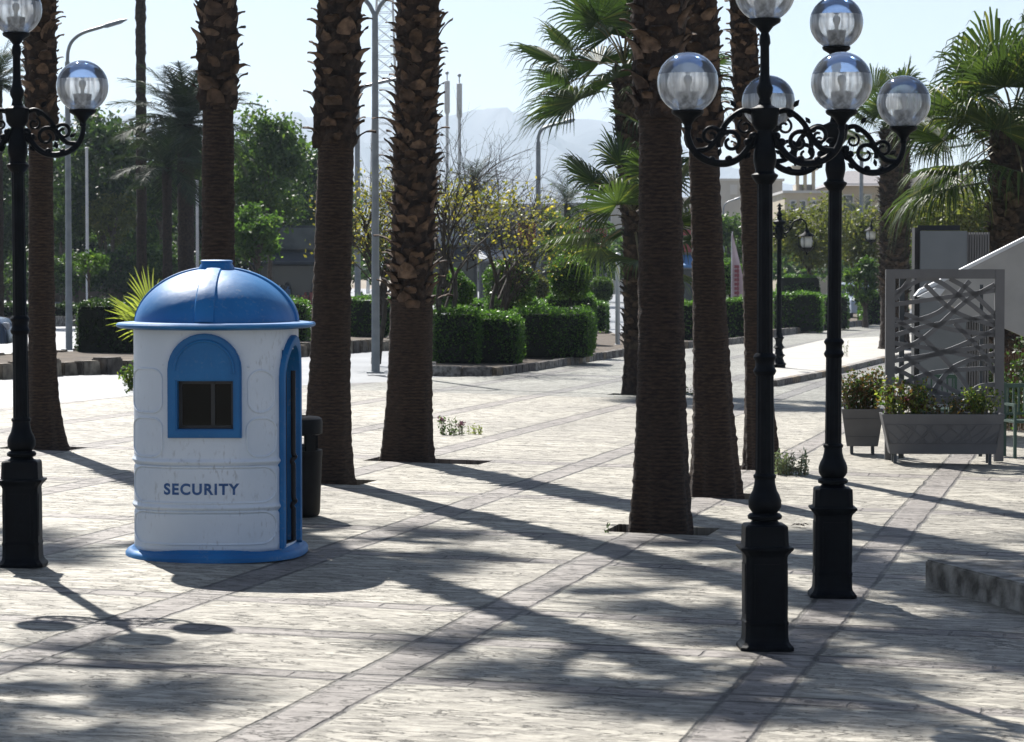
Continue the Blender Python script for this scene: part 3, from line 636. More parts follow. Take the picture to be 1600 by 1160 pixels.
# window frame: arched blue surround with the opening cut out of its lower half
def arch_pts(w, z0, zs, ztop, n=16):
    return [(-w, z0), (w, z0)] + [(w * math.cos(math.pi * k / n), zs + (ztop - zs) * math.sin(math.pi * k / n)) for k in range(n + 1)]
yF = se_y(.26) ; yO = se_y(0) - .03
def slab_with_hole(outer, hole, y0, y1, name, m, parent, bevel=.006):
    L0 = [[Vector((x, z, 0)) for x, z in outer], [Vector((x, z, 0)) for x, z in hole]]; tr = geometry.tessellate_polygon(L0)
    al = list(outer) + list(hole); b = MB(); n = len(al); no = len(outer)
    fs = [tuple(t) for t in tr] + [tuple(n + i for i in reversed(t)) for t in tr]
    for s_, c_ in ((0, no), (no, len(hole))): fs += [(s_ + i, s_ + (i + 1) % c_, n + s_ + (i + 1) % c_, n + s_ + i) for i in range(c_)]
    b.add([(x, y0, z) for x, z in al] + [(x, y1, z) for x, z in al], fs)
    me = b.mesh(name, m); bm = bmesh.new(); bm.from_mesh(me); bmesh.ops.dissolve_limit(bm, angle_limit=.01, verts=bm.verts, edges=bm.edges)
    if bevel:
        ed = [e for e in bm.edges if len(e.link_faces) == 2 and e.calc_face_angle(0) > R(60) and abs(e.verts[0].co.y - e.verts[1].co.y) < 1e-4]
        bmesh.ops.bevel(bm, geom=ed, offset=bevel, segments=2, affect='EDGES', clamp_overlap=True)
    bm.to_mesh(me); bm.free(); return link(name, me, parent)
outer = arch_pts(.262, .885, 1.37, 1.625); hole = [(WX0 + .012, WZ0 + .012), (WX1 - .012, WZ0 + .012), (WX1 - .012, WZ1 - .012), (WX0 + .012, WZ1 - .012)]
wf = slab_with_hole(outer, hole, yO, yF + .05, 'window_frame', M['booth_blue'], booth, .01)
m = MB(); ip = [(x * .80, 1.34 + (z - 1.34) * .82) for x, z in arch_pts(.262, 1.34, 1.37, 1.625)]
m.tube([Vector((x, yO - .001, z)) for x, z in ip[1:]], .011, 8); m.build('frame_moulding', M['booth_blue'], wf, smooth=True)
m = MB(); m.box((.05, yF + .055, 1.12), (.028, .025, .36)); m.box((.005, yF + .055, .955), (.40, .025, .03)); m.box((.005, yF + .055, 1.28), (.40, .025, .03)); m.box((-.185, yF + .055, 1.12), (.03, .025, .36)); m.box((.195, yF + .055, 1.12), (.03, .025, .36))
m.build('sliding_sash', mat('dark_sash', (.018, .02, .024), .4), wf)
wg = glass('booth_window_glass', (.28, .3, .32), .02, milky=.0)
m = MB(); m.box((.005, yF + .06, 1.12), (.36, .005, .31)); m.build('pane', wg, wf)
# lettering
fc = bpy.data.curves.new('lettering', 'FONT'); fc.body = 'SECURITY'; fc.size = .1; fc.extrude = .0; fc.space_character = 1.18; fc.offset = .0035
fo = bpy.data.objects.new('lettering_src', fc); COL.objects.link(fo); bpy.context.view_layer.update()
me = bpy.data.meshes.new_from_object(fo.evaluated_get(bpy.context.evaluated_depsgraph_get())); bpy.data.objects.remove(fo); bpy.data.curves.remove(fc)
bm = bmesh.new(); bm.from_mesh(me); bmesh.ops.triangulate(bm, faces=bm.faces); bmesh.ops.subdivide_edges(bm, edges=bm.edges, cuts=2, use_grid_fill=True); bm.to_mesh(me); bm.free()
co = np.array([v.co[:] for v in me.vertices]); lo, hi = co.min(0), co.max(0); tx0, tx1, tz0, tz1 = -.298, .243, .478, .561
for v in me.vertices:
    x = tx0 + (v.co.x - lo[0]) / (hi[0] - lo[0]) * (tx1 - tx0); z = tz0 + (v.co.y - lo[1]) / (hi[1] - lo[1]) * (tz1 - tz0); v.co = (x, se_y(x, .0025), z)
me.materials.clear(); me.materials.append(M['letter']); link('lettering', me, booth)
# base plinth
m = MB(); m.lathe([(1.0, 0), (1.0, .03), (.985, .045), (.95, .055), (.925, .062), (.905, .085), (.86, .09), (.7, .09)], 64, sq=2.6, sx=.655 , sy=.78); m.build('plinth', M['booth_blue'], booth, smooth=True)
# roof brim and dome
m = MB(); m.lathe([(.80, 1.645), (.97, 1.655), (1.0, 1.665), (1.005, 1.68), (.99, 1.692), (.80, 1.702)], 72, sq=2.5, sx=.712, sy=.86); m.build('roof_brim', M['booth_blue'], booth, smooth=True)
DH = .395
def dome_z(t): return 1.695 + DH * math.sqrt(max(0, 1 - t ** 2.25))
prof = [(max(math.cos(q), .002) , 1.695 + DH * math.sin(q) ** 1.12) for q in [math.pi / 2 * k / 26 for k in range(27)]]
m = MB(); m.lathe([(r * 1.0, z) for r, z in prof], 72, sq=2.35, sx=.585, sy=.72); dome = m.build('dome_roof', M['booth_blue'], booth, smooth=True)
for az in (-90, 0, 90, 180):
    m = MB(); a = R(az); g = 1.0; P = []
    pts = [(r, z) for r, z in prof]
    vs = []; 
    for r, z in pts[:-2]:
        c, s_ = math.cos(a), math.sin(a); q = Vector((.585 * r * c, .72 * r * s_, z)); tn = Vector((-s_, c, 0)); hw = .045 + .02 * r
        n_ = Vector((c, s_, .6)).normalized()
        vs += [q - tn * (hw + .014) - n_ * .01, q - tn * hw + n_ * .016, q - tn * hw * .3 + n_ * .022, q + tn * hw * .3 + n_ * .022, q + tn * hw + n_ * .016, q + tn * (hw + .014) - n_ * .01]
    k = len(vs) // 6; m.add(vs, [(i * 6 + j, i * 6 + j + 1, i * 6 + 7 + j, i * 6 + 6 + j) for i in range(k - 1) for j in range(5)])
    m.build('roof_rib', M['booth_blue'], dome, smooth=True)
m = MB(); m.lathe([(.135, 2.055), (.13, 2.085), (.11, 2.125), (.115, 2.132), (.115, 2.142), (.10, 2.148), (.02, 2.15)], 32, sq=3, sy=1.1); m.build('roof_cap', M['booth_blue'], dome, smooth=True, bevel=0)
# door frame on the right-hand side, arched
xD = BA + .012
def side(pts, x0, x1, name, m_, parent):     # (y,z) outline with opening, extruded in x
    L0 = [[Vector((y, z, 0)) for y, z in q] for q in pts]; tr = geometry.tessellate_polygon(L0); al = [p for q in pts for p in q]; n = len(al); b = MB()
    fs = [tuple(t) for t in tr] + [tuple(n + i for i in reversed(t)) for t in tr]; s_ = 0
    for q in pts: fs += [(s_ + i, s_ + (i + 1) % len(q), n + s_ + (i + 1) % len(q), n + s_ + i) for i in range(len(q))]; s_ += len(q)
    b.add([(x0, y, z) for y, z in al] + [(x1, y, z) for y, z in al], fs); me = b.mesh(name, m_)
    bm = bmesh.new(); bm.from_mesh(me); bmesh.ops.dissolve_limit(bm, angle_limit=.01, verts=bm.verts, edges=bm.edges); bmesh.ops.recalc_face_normals(bm, faces=bm.faces); bm.to_mesh(me); bm.free()
    return link(name, me, parent)
def surf(y, z, off): 
    x = se_x(y); n = Vector((abs(x / BA) ** (BN - 1) / BA, (abs(y / BB) ** (BN - 1) / BB) * (1 if y > 0 else -1), 0)).normalized(); return Vector((x, y, z)) + n * off
def path(yc, w, z0, zs, zt, n=14): return [(yc - w, z0 + (zs - z0) * k / 8) for k in range(8)] + [(yc - w * math.cos(math.pi * k / n), zs + (zt - zs) * math.sin(math.pi * k / n)) for k in range(n + 1)] + [(yc + w, zs - (zs - z0) * (k + 1) / 8) for k in range(8)]
po, pi_ = path(-.253, .233, .075, 1.30, 1.605), path(-.267, .188, .10, 1.28, 1.53)
m = MB(); vs = []
for (ya, za), (yb, zb) in zip(po, pi_): vs += [surf(ya, za, -.01), surf(ya, za, .028), surf(ya * .85 + yb * .15, za * .85 + zb * .15, .040), surf(ya * .2 + yb * .8, za * .2 + zb * .8, .040), surf(yb, zb, .030), surf(yb, zb, -.07)]
k = len(po); m.add(vs, [(i * 6 + j, i * 6 + j + 1, i * 6 + 7 + j, i * 6 + 6 + j) for i in range(k - 1) for j in range(5)]); df = m.build('door_frame', M['booth_blue'], booth, smooth=True)
m = MB(); vs = []
for i in range(13):
    y = -.48 + .44 * i / 12
    for z in (.10, .8, 1.54): vs.append(surf(y, z, -.065))
m.add(vs, [(i * 3 + j, i * 3 + j + 1, i * 3 + 4 + j, i * 3 + 3 + j) for i in range(12) for j in range(2)]); m.build('door_leaf', mat('dark_door_leaf', (.015, .015, .018), .6), df, smooth=True)
m = MB(); m.tube([surf(-.38, .78, -.06), surf(-.38, .78, -.035), surf(-.38, .90, -.035), surf(-.38, .90, -.06)], .008, 8); m.build('door_handle', M['holder'], df)
m = MB(); m.lathe([(.001, 0.092), (.9, .092)], 64, sq=2.6, sx=.6, sy=.7, cap=False); m.build('floor_panel', M['inside'], booth)

# ------------------------------------------------------------------ litter bin behind the booth
bb = gp(455, 811, .27); binm = mat('black_plastic_bin', (.003, .0035, .005), .5, (.006, .007, .009), 8, bump=.001, bscale=60, spec=.12)
lb = thing('litter_bin', bb, 'black round litter bin with open hood, half hidden behind the security booth', 'litter bin')
m = MB(); m.lathe([(.215, .0), (.235, .01), (.245, .04), (.255, .3), (.262, .50), (.262, .515)], 36); m.build('bin_body', binm, lb, smooth=True)
m = MB()
for k in range(4):
    a0 = math.pi / 4 + k * math.pi / 2
    for q in range(6):
        a, b_ = a0 - .2 + .4 * q / 6, a0 - .2 + .4 * (q + 1) / 6; r0, r1 = .235, .262
        m.add([(r * math.cos(t), r * math.sin(t), z) for z in (.51, .70) for t, r in ((a, r0), (a, r1), (b_, r1), (b_, r0))], [(0, 1, 2, 3), (7, 6, 5, 4), (1, 5, 6, 2), (0, 4, 5, 1), (3, 2, 6, 7), (0, 3, 7, 4)])
m.lathe([(.262, .50), (.266, .52), (.266, .56), (.236, .56), (.236, .50)], 36, cap=False)
m.lathe([(.24, .69), (.266, .70), (.268, .80), (.262, .825), (.24, .84), (.15, .85), (.145, .835), (.23, .80), (.236, .70)], 36, cap=False)
m.build('bin_hood', binm, lb, smooth=True)
m = MB(); m.lathe([(.19, .45), (.2, .46), (.2, .60), (.19, .60)], 24, cap=False); m.build('ashtray_liner', M['holder'], lb, smooth=True)

# ------------------------------------------------------------------ concrete step bottom right
A_, B_ = gp(1445, 916), gp(1600, 958); d = (B_ - A_); C_ = A_ + d * 2.2; n_ = Vector((d.y, -d.x, 0)).normalized() * -1
bk = gp(1600, 879 + 44); 
dirb = (gp(1600, 925) - gp(1445, 915)).normalized(); D_ = A_ + dirb * 1.6
m = MB(); poly = [A_, C_, C_ + Vector((1.6, 1.2, 0)), A_ + Vector((1.6, .22, 0)) + Vector((.9, .05, 0))]
m.prism([Vector((p.x, p.y, gz(p.x) - .02)) for p in poly], (0, 0, .205)); st = m.build('concrete_step', M['concrete'], bevel=.012)
tag(st, 'low weathered concrete step slab at the right edge of the view in the foreground', 'step')
# ------------------------------------------------------------------ foliage
def leafquads(C, size, g, asp=.45, up=.3, fold=True):
    n = len(C); a = g.normal(size=(n, 3)); a /= np.linalg.norm(a, axis=1)[:, None]; b = g.normal(size=(n, 3)); b[:, 2] += 0
    nrm = g.normal(size=(n, 3)); nrm[:, 2] += up * 2; b = np.cross(nrm, a); b /= np.linalg.norm(b, axis=1)[:, None] + 1e-9
    s = (size * g.uniform(.6, 1.35, n))[:, None]
    V = np.stack([C - a * s * .5, C + b * s * asp * .5 + a * s * .05, C + a * s * .5, C - b * s * asp * .5 + a * s * .05], 1).reshape(-1, 3)
    Fq = np.arange(n * 4).reshape(-1, 4); return V, Fq
def join(parts):
    V = []; Fq = []; o = 0
    for v, f in parts: V.append(v); Fq.append(f + o); o += len(v)
    return np.concatenate(V), np.concatenate(Fq)
LM = {}
LM['dark'] = leafmat('dark_green_leaves', (.012, .027, .012), (.040, .070, .024), (.095, .14, .04), trans=.34)
LM['mid'] = leafmat('mid_green_leaves', (.024, .05, .015), (.07, .12, .033), (.14, .19, .05), trans=.4)
LM['bright'] = leafmat('bright_green_leaves', (.035, .075, .02), (.085, .15, .04), (.15, .21, .06), trans=.45)
LM['yellow'] = leafmat('yellowing_leaves', (.06, .085, .025), (.32, .27, .06), (.62, .46, .10), trans=.4, tcol=1.5)
LM['olive'] = leafmat('olive_leaves', (.055, .065, .022), (.12, .13, .04), (.22, .19, .06), trans=.4)
LM['silver'] = leafmat('silvery_leaves', (.16, .2, .13), (.3, .34, .26), trans=.3, tcol=1)
LM['hedge'] = leafmat('clipped_hedge_leaves', (.022, .055, .014), (.085, .17, .035), (.19, .31, .065), trans=.42, rough=.4)
LM['bush'] = leafmat('topiary_leaves', (.025, .055, .015), (.07, .14, .03), (.16, .24, .05), trans=.4, rough=.4)
M['bark'] = mat('bark', (.05, .04, .03), .9, (.12, .095, .075), 9, bump=.01)
M['twig'] = mat('grey_twig', (.035, .028, .022), .9, (.085, .07, .055), 9)
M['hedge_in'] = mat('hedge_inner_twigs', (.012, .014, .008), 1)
def cloud(g, n, c, rad, k, sig, leaf, asp=.45, shell=.55, floor=None):
    """leaves gathered in k clumps inside an uneven ellipsoid"""
    d = g.normal(size=(k, 3)); d /= np.linalg.norm(d, axis=1)[:, None]; rr = (shell + (1 - shell) * g.random(k)) ** .8
    rad = np.array(rad); cc = np.array(c) + d * rad * rr[:, None] * g.uniform(.75, 1.08, k)[:, None]
    w = g.uniform(.3, 1.4, k); w /= w.sum(); idx = g.choice(k, n, p=w); sg = sig * g.uniform(.6, 1.3, k)
    P = cc[idx] + g.normal(size=(n, 3)) * (sg[idx])[:, None] * np.array([1, 1, .7])
    if floor is not None: P = P[P[:, 2] > floor]
    return P, cc
def tree(label, cat, base, H, rad, lm, n=5000, k=40, leaf=.25, sig=.5, zc=None, seed=0, trunk=.12, group=None, name='tree', stems=1, asp=.5, shell=.5, barem=None, limb=14, tw=.4):
    g = np.random.default_rng(seed); r = random.Random(seed); t = thing(name, base, label, cat, group)
    zc = zc if zc is not None else H - rad[2]
    P, cc = cloud(g, n, (0, 0, zc), rad, k, sig, leaf, shell=shell, floor=.1)
    V, Fq = leafquads(P, leaf, g, asp); link('crown', npmesh('crown', V, Fq, LM[lm]), t)
    m = MB(); z0 = max(.3, zc - rad[2] * .9)
    for s in range(stems):
        q = Vector((r.uniform(-.25, .25) * stems * trunk * 3, r.uniform(-.1, .1), 0)); top = Vector((r.uniform(-.2, .2) * rad[0], r.uniform(-.2, .2) * rad[1], zc))
        m.tube(bez([q * .3, q + Vector((0, 0, z0 * .5)), q * 1.5 + Vector((0, 0, z0)), top], 4), [trunk * (1.25 - .08 * i) for i in range(13)], 8)
    for c in cc[:limb]:
        e = Vector(c); st = Vector((0, 0, z0 * r.uniform(.7, 1.1))); mid = (st + e) / 2 + Vector((r.uniform(-.2, .2), r.uniform(-.2, .2), r.uniform(-.1, .3))) * rad[0] * .4
        m.tube(bez([st, mid, e], 4), [trunk * tw * (1 - .09 * i) for i in range(9)], 5)
    m.build('trunk', barem or M['bark'], t, smooth=True); return t
def hedge(label, base, w, d, h, seed, rz=0, group='clipped hedges', leaf=.06, n=9000, lm='hedge', rnd_=.12, name='hedge', cat='hedge'):
    g = np.random.default_rng(seed); t = thing(name, base, label, cat, group, rz)
    # points on the surface of the box
    A = np.array([w * h, w * h * .6, d * h, d * h, w * d * 1.2]); idx = g.choice(5, n, p=A / A.sum()); a = g.uniform(-.5, .5, n); b = g.uniform(-.5, .5, n); P = np.zeros((n, 3))
    for i, (fx) in enumerate(((0, -1), (0, 1), (-1, 0), (1, 0), (0, 0))):
        s = idx == i
        if i < 2: P[s] = np.stack([a[s] * w, np.full(s.sum(), fx[1] * d / 2), (b[s] + .5) * h], 1)
        elif i < 4: P[s] = np.stack([np.full(s.sum(), fx[0] * w / 2), a[s] * d, (b[s] + .5) * h], 1)
        else: P[s] = np.stack([a[s] * w, b[s] * d, np.full(s.sum(), h)], 1)
    # rounded corners and waviness
    q = P.copy(); q[:, 2] -= h / 2; hf = np.array([w, d, h]) / 2 - rnd_; cl = np.clip(q, -hf, hf); dd = q - cl; L_ = np.linalg.norm(dd, axis=1)[:, None] + 1e-6; q = np.where(L_ > rnd_, cl + dd / L_ * rnd_, q); P = q; P[:, 2] += h / 2
    wv = .035 * (np.sin(P[:, 0] * 5 + seed) + np.sin(P[:, 1] * 6 + P[:, 0] * 3) + np.sin(P[:, 2] * 7)); P[:, 2] += wv * .8; P[:, 1] += wv
    P += g.normal(size=P.shape) * .03; out = g.random(n) < .04; P[out, 2] += g.random(out.sum()) * .09
    V, Fq = leafquads(P, leaf, g, .55, .5); link('foliage', npmesh('foliage', V, Fq, LM[lm]), t)
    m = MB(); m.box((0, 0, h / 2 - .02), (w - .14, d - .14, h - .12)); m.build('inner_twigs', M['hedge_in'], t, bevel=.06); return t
def ball(label, base, r, zc, seed, lm='hedge', group='round clipped topiary shrubs', n=4500, leaf=.07, stem=True, sx=1):
    g = np.random.default_rng(seed); t = thing('topiary_shrub', base, label, 'shrub', group); d = g.normal(size=(n, 3)); d /= np.linalg.norm(d, axis=1)[:, None]
    rr = r * (1 + .06 * np.sin(d[:, 0] * 6 + seed) + .05 * np.sin(d[:, 2] * 7 + d[:, 1] * 4)) * g.uniform(.86, 1.05, n); P = d * rr[:, None]; P[:, 0] *= sx; P[:, 2] += zc
    V, Fq = leafquads(P, leaf, g, .55, .4); link('foliage', npmesh('foliage', V, Fq, LM[lm]), t)
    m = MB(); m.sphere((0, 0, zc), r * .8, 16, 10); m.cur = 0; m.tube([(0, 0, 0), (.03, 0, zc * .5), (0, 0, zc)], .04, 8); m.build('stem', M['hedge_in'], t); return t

# ------------------------------------------------------------------ beds and kerbs
def bed(name, ptsf, ptsb, z=.12, m='bed', kerb=None, kh=.16, kw=.16, kl=.5, km='kerb', seed=0):
    F_ = [gp(*p) for p in ptsf]; B_ = [gp(*p) for p in ptsb]
    sheet(name, F_ + list(reversed(B_)), M[m], z, z + .1)
    g = random.Random(seed); b = MB()
    path = F_ + list(reversed(B_)) + [F_[0]]
    for i in range(len(path) - 1):
        p, q = path[i], path[i + 1]; L_ = (q - p).length; n = max(1, int(L_ / kl)); an = math.atan2(q.y - p.y, q.x - p.x)
        for k in range(n):
            c = p.lerp(q, (k + .5) / n); hh = kh * g.uniform(.94, 1.05)
            if km == 'rock': hh = kh * g.uniform(.75, 1.1); b.box((c.x, c.y, gz(c.x) + hh / 2 - .06), (L_ / n * g.uniform(.8, .99), kw * g.uniform(.8, 1.2), hh + .1), an + g.uniform(-.12, .12), taper=g.uniform(.75, .95))
            else: b.box((c.x, c.y, gz(c.x) + hh / 2 - .06), (L_ / n - .012, kw, hh + .1), an, taper=.93)
    tag(b.build(name.replace('planting_bed', 'kerb') if 'planting_bed' in name else 'kerb', M[km], bevel=.012 if km != 'rock' else .03), kind='structure')
bed('planting_bed', [(676, 584), (770, 587), (840, 578), (900, 568), (985, 553), (1040, 546)], [(676, 520), (850, 506), (925, 512), (960, 530), (1040, 538)], kh=.17)
bed('planting_bed', [(-60, 592), (85, 583), (215, 579), (330, 568), (480, 553), (612, 544)], [(-60, 574), (120, 563), (330, 548), (480, 535), (612, 528)], kh=.27, kw=.35, kl=.55, km='rock', z=.2, seed=3)
bed('planting_bed', [(1050, 545), (1165, 536), (1180, 520)], [(1050, 520), (1165, 510)], kh=.2, seed=4)
bed('planting_bed', [(1196, 526), (1290, 515), (1375, 504), (1420, 502)], [(1196, 505), (1290, 497), (1420, 488)], kh=.22, seed=5)
bed('planting_bed', [(-60, 512), (83, 508), (300, 505), (560, 502)], [(-60, 492), (83, 490), (300, 488), (560, 487)], kh=.3, seed=6)
pl = [(1206, 604), (1288, 588), (1385, 564), (1480, 548), (1560, 540)]; sheet('raised_pavement', [gp(*p) for p in pl] + [gp(1560, 520), gp(1290, 535), gp(1206, 556)], M['far_paving'], .1, .2)
b = MB(); q = [gp(*p) for p in pl]
for i in range(len(q) - 1):
    L_ = (q[i + 1] - q[i]).length; n = int(L_ / .9) + 1; an = math.atan2(q[i + 1].y - q[i].y, q[i + 1].x - q[i].x)
    for k in range(n):
        c = q[i].lerp(q[i + 1], (k + .5) / n); b.box((c.x, c.y, gz(c.x) + .04), (L_ / n - .01, .2, .16), an)
tag(b.build('kerb', M['kerb'], bevel=.01), kind='structure')
# hedges of the middle bed
def gph(px, py, d): p = gp(px, py); p.y += d / 2; return p
u_ = Vector((0, 0, .1))
hedge('clipped hedge block just right of the palm covered in old leaf bases', gph(710, 577, 1.2) + u_, 1.05, 1.2, 1.14, 1, R(4), n=6500, rnd_=.2)
hedge('sunlit hedge block second from the left in the middle bed', gph(772, 577, 1.3) + u_, 1.22, 1.3, 1.05, 2, R(-3), n=7500, rnd_=.22)
hedge('widest front hedge block at the right end of the middle bed', gph(860, 569, 1.6) + u_, 2.0, 1.5, 1.12, 3, R(-7), n=9500, rnd_=.25)
hedge('hedge block rising behind the two sunlit ones in the middle bed', gph(800, 552, 1.3) + u_, 1.35, 1.3, 1.32, 4, 0, n=8000, rnd_=.25)
hedge('dark rounded hedge block at the right rear of the middle bed', gph(893, 546, 1.4) + u_, 1.35, 1.3, 1.42, 6, R(-4), n=8000, rnd_=.3)
hedge('long low hedge at the back of the middle bed', gph(830, 524, 1.2) + u_, 5.2, 1.4, 1.0, 5, R(-2), n=12000, leaf=.08)
ball('round topiary ball standing right of centre above the hedges', gat(890, 68), .56, 2.0, 11, lm='bush'); ball('wide topiary ball standing left above the hedges of the middle bed', gat(798, 67), .62, 1.85, 12, sx=1.1, lm='bush'); ball('dark topiary ball just right of the palm with shaggy leaf bases', gat(708, 66), .52, 1.6, 13)
gB = gph(838, 512, 1); ball('small yellowish topiary ball between the two larger ones', gB, .55, 1.5, 14, lm='olive')
gB = gph(940, 512, 1); ball('olive topiary ball beside the white pole', gB, .5, 1.5, 17, lm='mid')
for i, (x0, x1, y0, y1, dd, lab) in enumerate(((540, 612, 538, 466, 1.2, 'clipped hedge seen between the two middle palms'), (405, 480, 545, 470, 1.2, 'clipped hedge behind the right shoulder of the booth roof'), (116, 216, 566, 474, 1.3, 'dark loose hedge on the rocky bed left of the booth'),
        (1060, 1100, 538, 474, 1.5, 'clipped hedge between the two thick palms on the right'), (1112, 1172, 534, 468, 1.5, 'clipped hedge left of the nearest lamp post'), (1208, 1285, 520, 458, 1.8, 'long low hedge behind the old lantern post'), (1288, 1327, 516, 462, 1.8, 'short hedge beside the parked car'), (1348, 1420, 508, 456, 1.8, 'dark hedge behind the stout shaggy palm'))):
    p = gph((x0 + x1) / 2, y0, dd); W = (x1 - x0) / ppm(p.y - dd / 2); Hh = (y0 - y1) / ppm(p.y - dd / 2)
    lf = .07 * max(1, p.y / 75)
    hedge(lab, p, W, dd, Hh, 20 + i, n=int(min(9000, 9 * (W * Hh * 2 + W * dd + dd * Hh * 2) / lf ** 2 * .25)), leaf=lf, lm='dark' if i == 2 else 'hedge', rnd_=.3 if i == 2 else .15)
p = gph(1250, 508, 2); hedge('round-topped hedge behind the lantern post', p, 1.9, 1.8, 2.2, 41, rnd_=.6, n=7000, leaf=.1)
p = gph(1141, 524, 1); ball('round topiary ball left of the nearest lamp post', p, .62, 2.1, 15, leaf=.09)
# low hedge of the far median
for i, x in enumerate((-40, 60, 150, 250, 350, 440)):
    p = gp(x + 40, 500); hedge('low dark hedge on the far median, piece %s' % ('at the left edge', 'beside the tall left pole', 'left of the booth dome', 'behind the booth dome', 'right of the booth dome', 'left of the leaning palm')[i], p, 2.5, 1.2, .55, 50 + i, n=2500, leaf=.1, lm='dark', group='low hedges on the far median')

# ------------------------------------------------------------------ trees behind
gT = 'trees behind the far road'
def tpx(px, pyc, rx, rz, D, **k):
    b = gat(px, D); pm = ppm(D); c = at(px, pyc, D); zc = c.z - b.z
    return dict(base=b, H=zc + rz / pm, rad=(rx / pm, rx / pm, rz / pm), zc=zc, **k)
def T(label, px, pyc, rx, rz, D, lm, seed, n=6000, k=45, leaf=.3, sig=None, cat='tree', **kw):
    q = tpx(px, pyc, rx, rz, D); q.update(kw); s = sig or rx / ppm(D) * .2
    return tree(label, cat, q.pop('base'), q.pop('H'), q.pop('rad'), lm, n=n, k=k, leaf=leaf, sig=s, seed=seed, group=kw.get('group', gT), **{a: b for a, b in q.items() if a in ('zc', 'trunk', 'asp', 'shell', 'stems', 'limb')})
T('dense dark tree at the far left edge behind the lamp post', 15, 330, 60, 150, 140, 'dark', 1, 9000, 60)
T('broad dark tree left of the skinny tall palm trunk', 160, 270, 75, 105, 135, 'dark', 2, 9000, 60)
T('dark feathery tree between the flagpoles', 205, 330, 60, 90, 142, 'mid', 3, 6000, 50)
T('lighter green tree crown above the booth, behind the flagpoles', 255, 280, 45, 70, 138, 'mid', 4, 5000, 40)
T('dense dark tree just left of the palm behind the booth', 330, 330, 70, 120, 145, 'dark', 5, 9000, 60)
T('bright green broadleaf tree right of the palm behind the booth', 420, 270, 62, 95, 120, 'mid', 6, 11000, 70, leaf=.24)
T('sunlit lower green tree above the right side of the booth dome', 405, 360, 42, 52, 112, 'bright', 7, 6000, 40, leaf=.2)
T('dark tree behind the leaning palm', 490, 340, 55, 130, 150, 'dark', 8, 7000, 50)
T('dark tree filling the gap left of the tall grey pole', 80, 350, 50, 130, 150, 'dark', 9, 7000, 50)
for i, (x, y, rx, rz, lab, lm) in enumerate(((60, 430, 50, 35, 'dark shrub at the far roadside beside the left lamp', 'dark'), (120, 425, 42, 32, 'leafy shrub behind the tall grey pole', 'mid'), (185, 430, 40, 36, 'feathery dark shrub at the far roadside', 'dark'), (248, 418, 42, 38, 'leafy roadside shrub left of the booth dome', 'mid'), (310, 430, 40, 32, 'dark roadside shrub right behind the dome', 'dark'), (178, 340, 42, 34, 'pale wispy shrub on top of the low wall', 'olive'), (100, 345, 40, 35, 'green shrub above the low wall near the grey pole', 'mid'))):
    T(lab, x, y, rx, rz, 128 + i, lm, 60 + i, 3500, 30, leaf=.2, cat='shrub', group='roadside shrubs', name='shrub', limb=4)
T('small thin-stemmed tree with a sparse crown beside the tall grey pole', 138, 412, 36, 16, 68, 'mid', 70, 900, 16, leaf=.11, trunk=.035, group='small trees')
# yellow-leaved tree
def twiggy(label, base, H, R_, seed, n, lm, leaf, group, trunk=.09, bare=14, dens=1.0, zmin=.2):
    g = np.random.default_rng(seed); r = random.Random(seed); t = thing('sparse_tree', base, label, 'tree', group); m = MB(); ends = []
    def br(p, d, L_, rad, lev):
        mid = p + d * L_ * .5 + Vector((r.uniform(-1, 1), r.uniform(-1, 1), r.uniform(-.3, 1))) * L_ * .10; e = p + d * L_ + Vector((0, 0, r.uniform(-.1, .1) * L_))
        m.tube(bez([p, mid, e], 3), [rad * (1 - .55 * i / 6) for i in range(7)], 5 if lev else 8, cap=False)
        if lev >= 2:
            for q in (.35, .6, .8, 1.0): ends.append((p.lerp(e, q), lev))
        if lev < 4:
            for _ in range((5, 4, 4, 2)[lev]):
                dd = (d + Vector((r.uniform(-1, 1), r.uniform(-1, 1), r.uniform(-.55, .75))) * (.85 if lev else .9)).normalized(); br(p.lerp(e, r.uniform(.45, 1)), dd, L_ * r.uniform(.5, .78), rad * .5, lev + 1)
    for k in range(3): br(Vector((r.uniform(-.1, .1), 0, 0)), Vector((r.uniform(-.14, .14), r.uniform(-.2, .2), 1)).normalized(), H * .42, trunk * (.8 - .15 * k), 0)
    m.build('branches', M['twig'], t, smooth=True)
    E = np.array([e[0][:] for e in ends]); keep = (E[:, 2] < H * dens) & (E[:, 2] > zmin); E = E[keep] if keep.any() else E
    w = g.uniform(0, 1, len(E)) ** 1.6; w /= w.sum(); P = E[g.choice(len(E), n, p=w)] + g.normal(size=(n, 3)) * leaf * 1.5
    V, Fq = leafquads(P, leaf, g, .6, .2); link('leaves', npmesh('leaves', V, Fq, LM[lm]), t); return t
pm = ppm(58)
twiggy('sparse tree with yellow leaves and bare upper twigs behind the shaggy palm', gat(686, 58), 6.4, 2.4, 5, 1900, 'yellow', .085, 'yellow-leaved trees', bare=20, dens=.62, zmin=1.0)
twiggy('sparse yellow-leaved tree between the leaning palm and the double street lamp', gat(590, 60), 4.9, 1.6, 8, 2300, 'yellow', .085, 'yellow-leaved trees', dens=.95, zmin=1.0)
twiggy('thin tree with few yellow-green leaves above the round topiary', gat(775, 64), 5.4, 1.6, 12, 800, 'yellow', .085, 'yellow-leaved trees', dens=.72, zmin=1.2)
T('yellow-green tree crown behind the old lantern post', 1268, 365, 66, 52, 125, 'olive', 31, 8000, 60, leaf=.2, group='olive trees on the right')
T('yellow-green tree crown between the second lamp post and the stout palm', 1345, 375, 40, 50, 130, 'olive', 32, 5000, 40, leaf=.2, group='olive trees on the right')
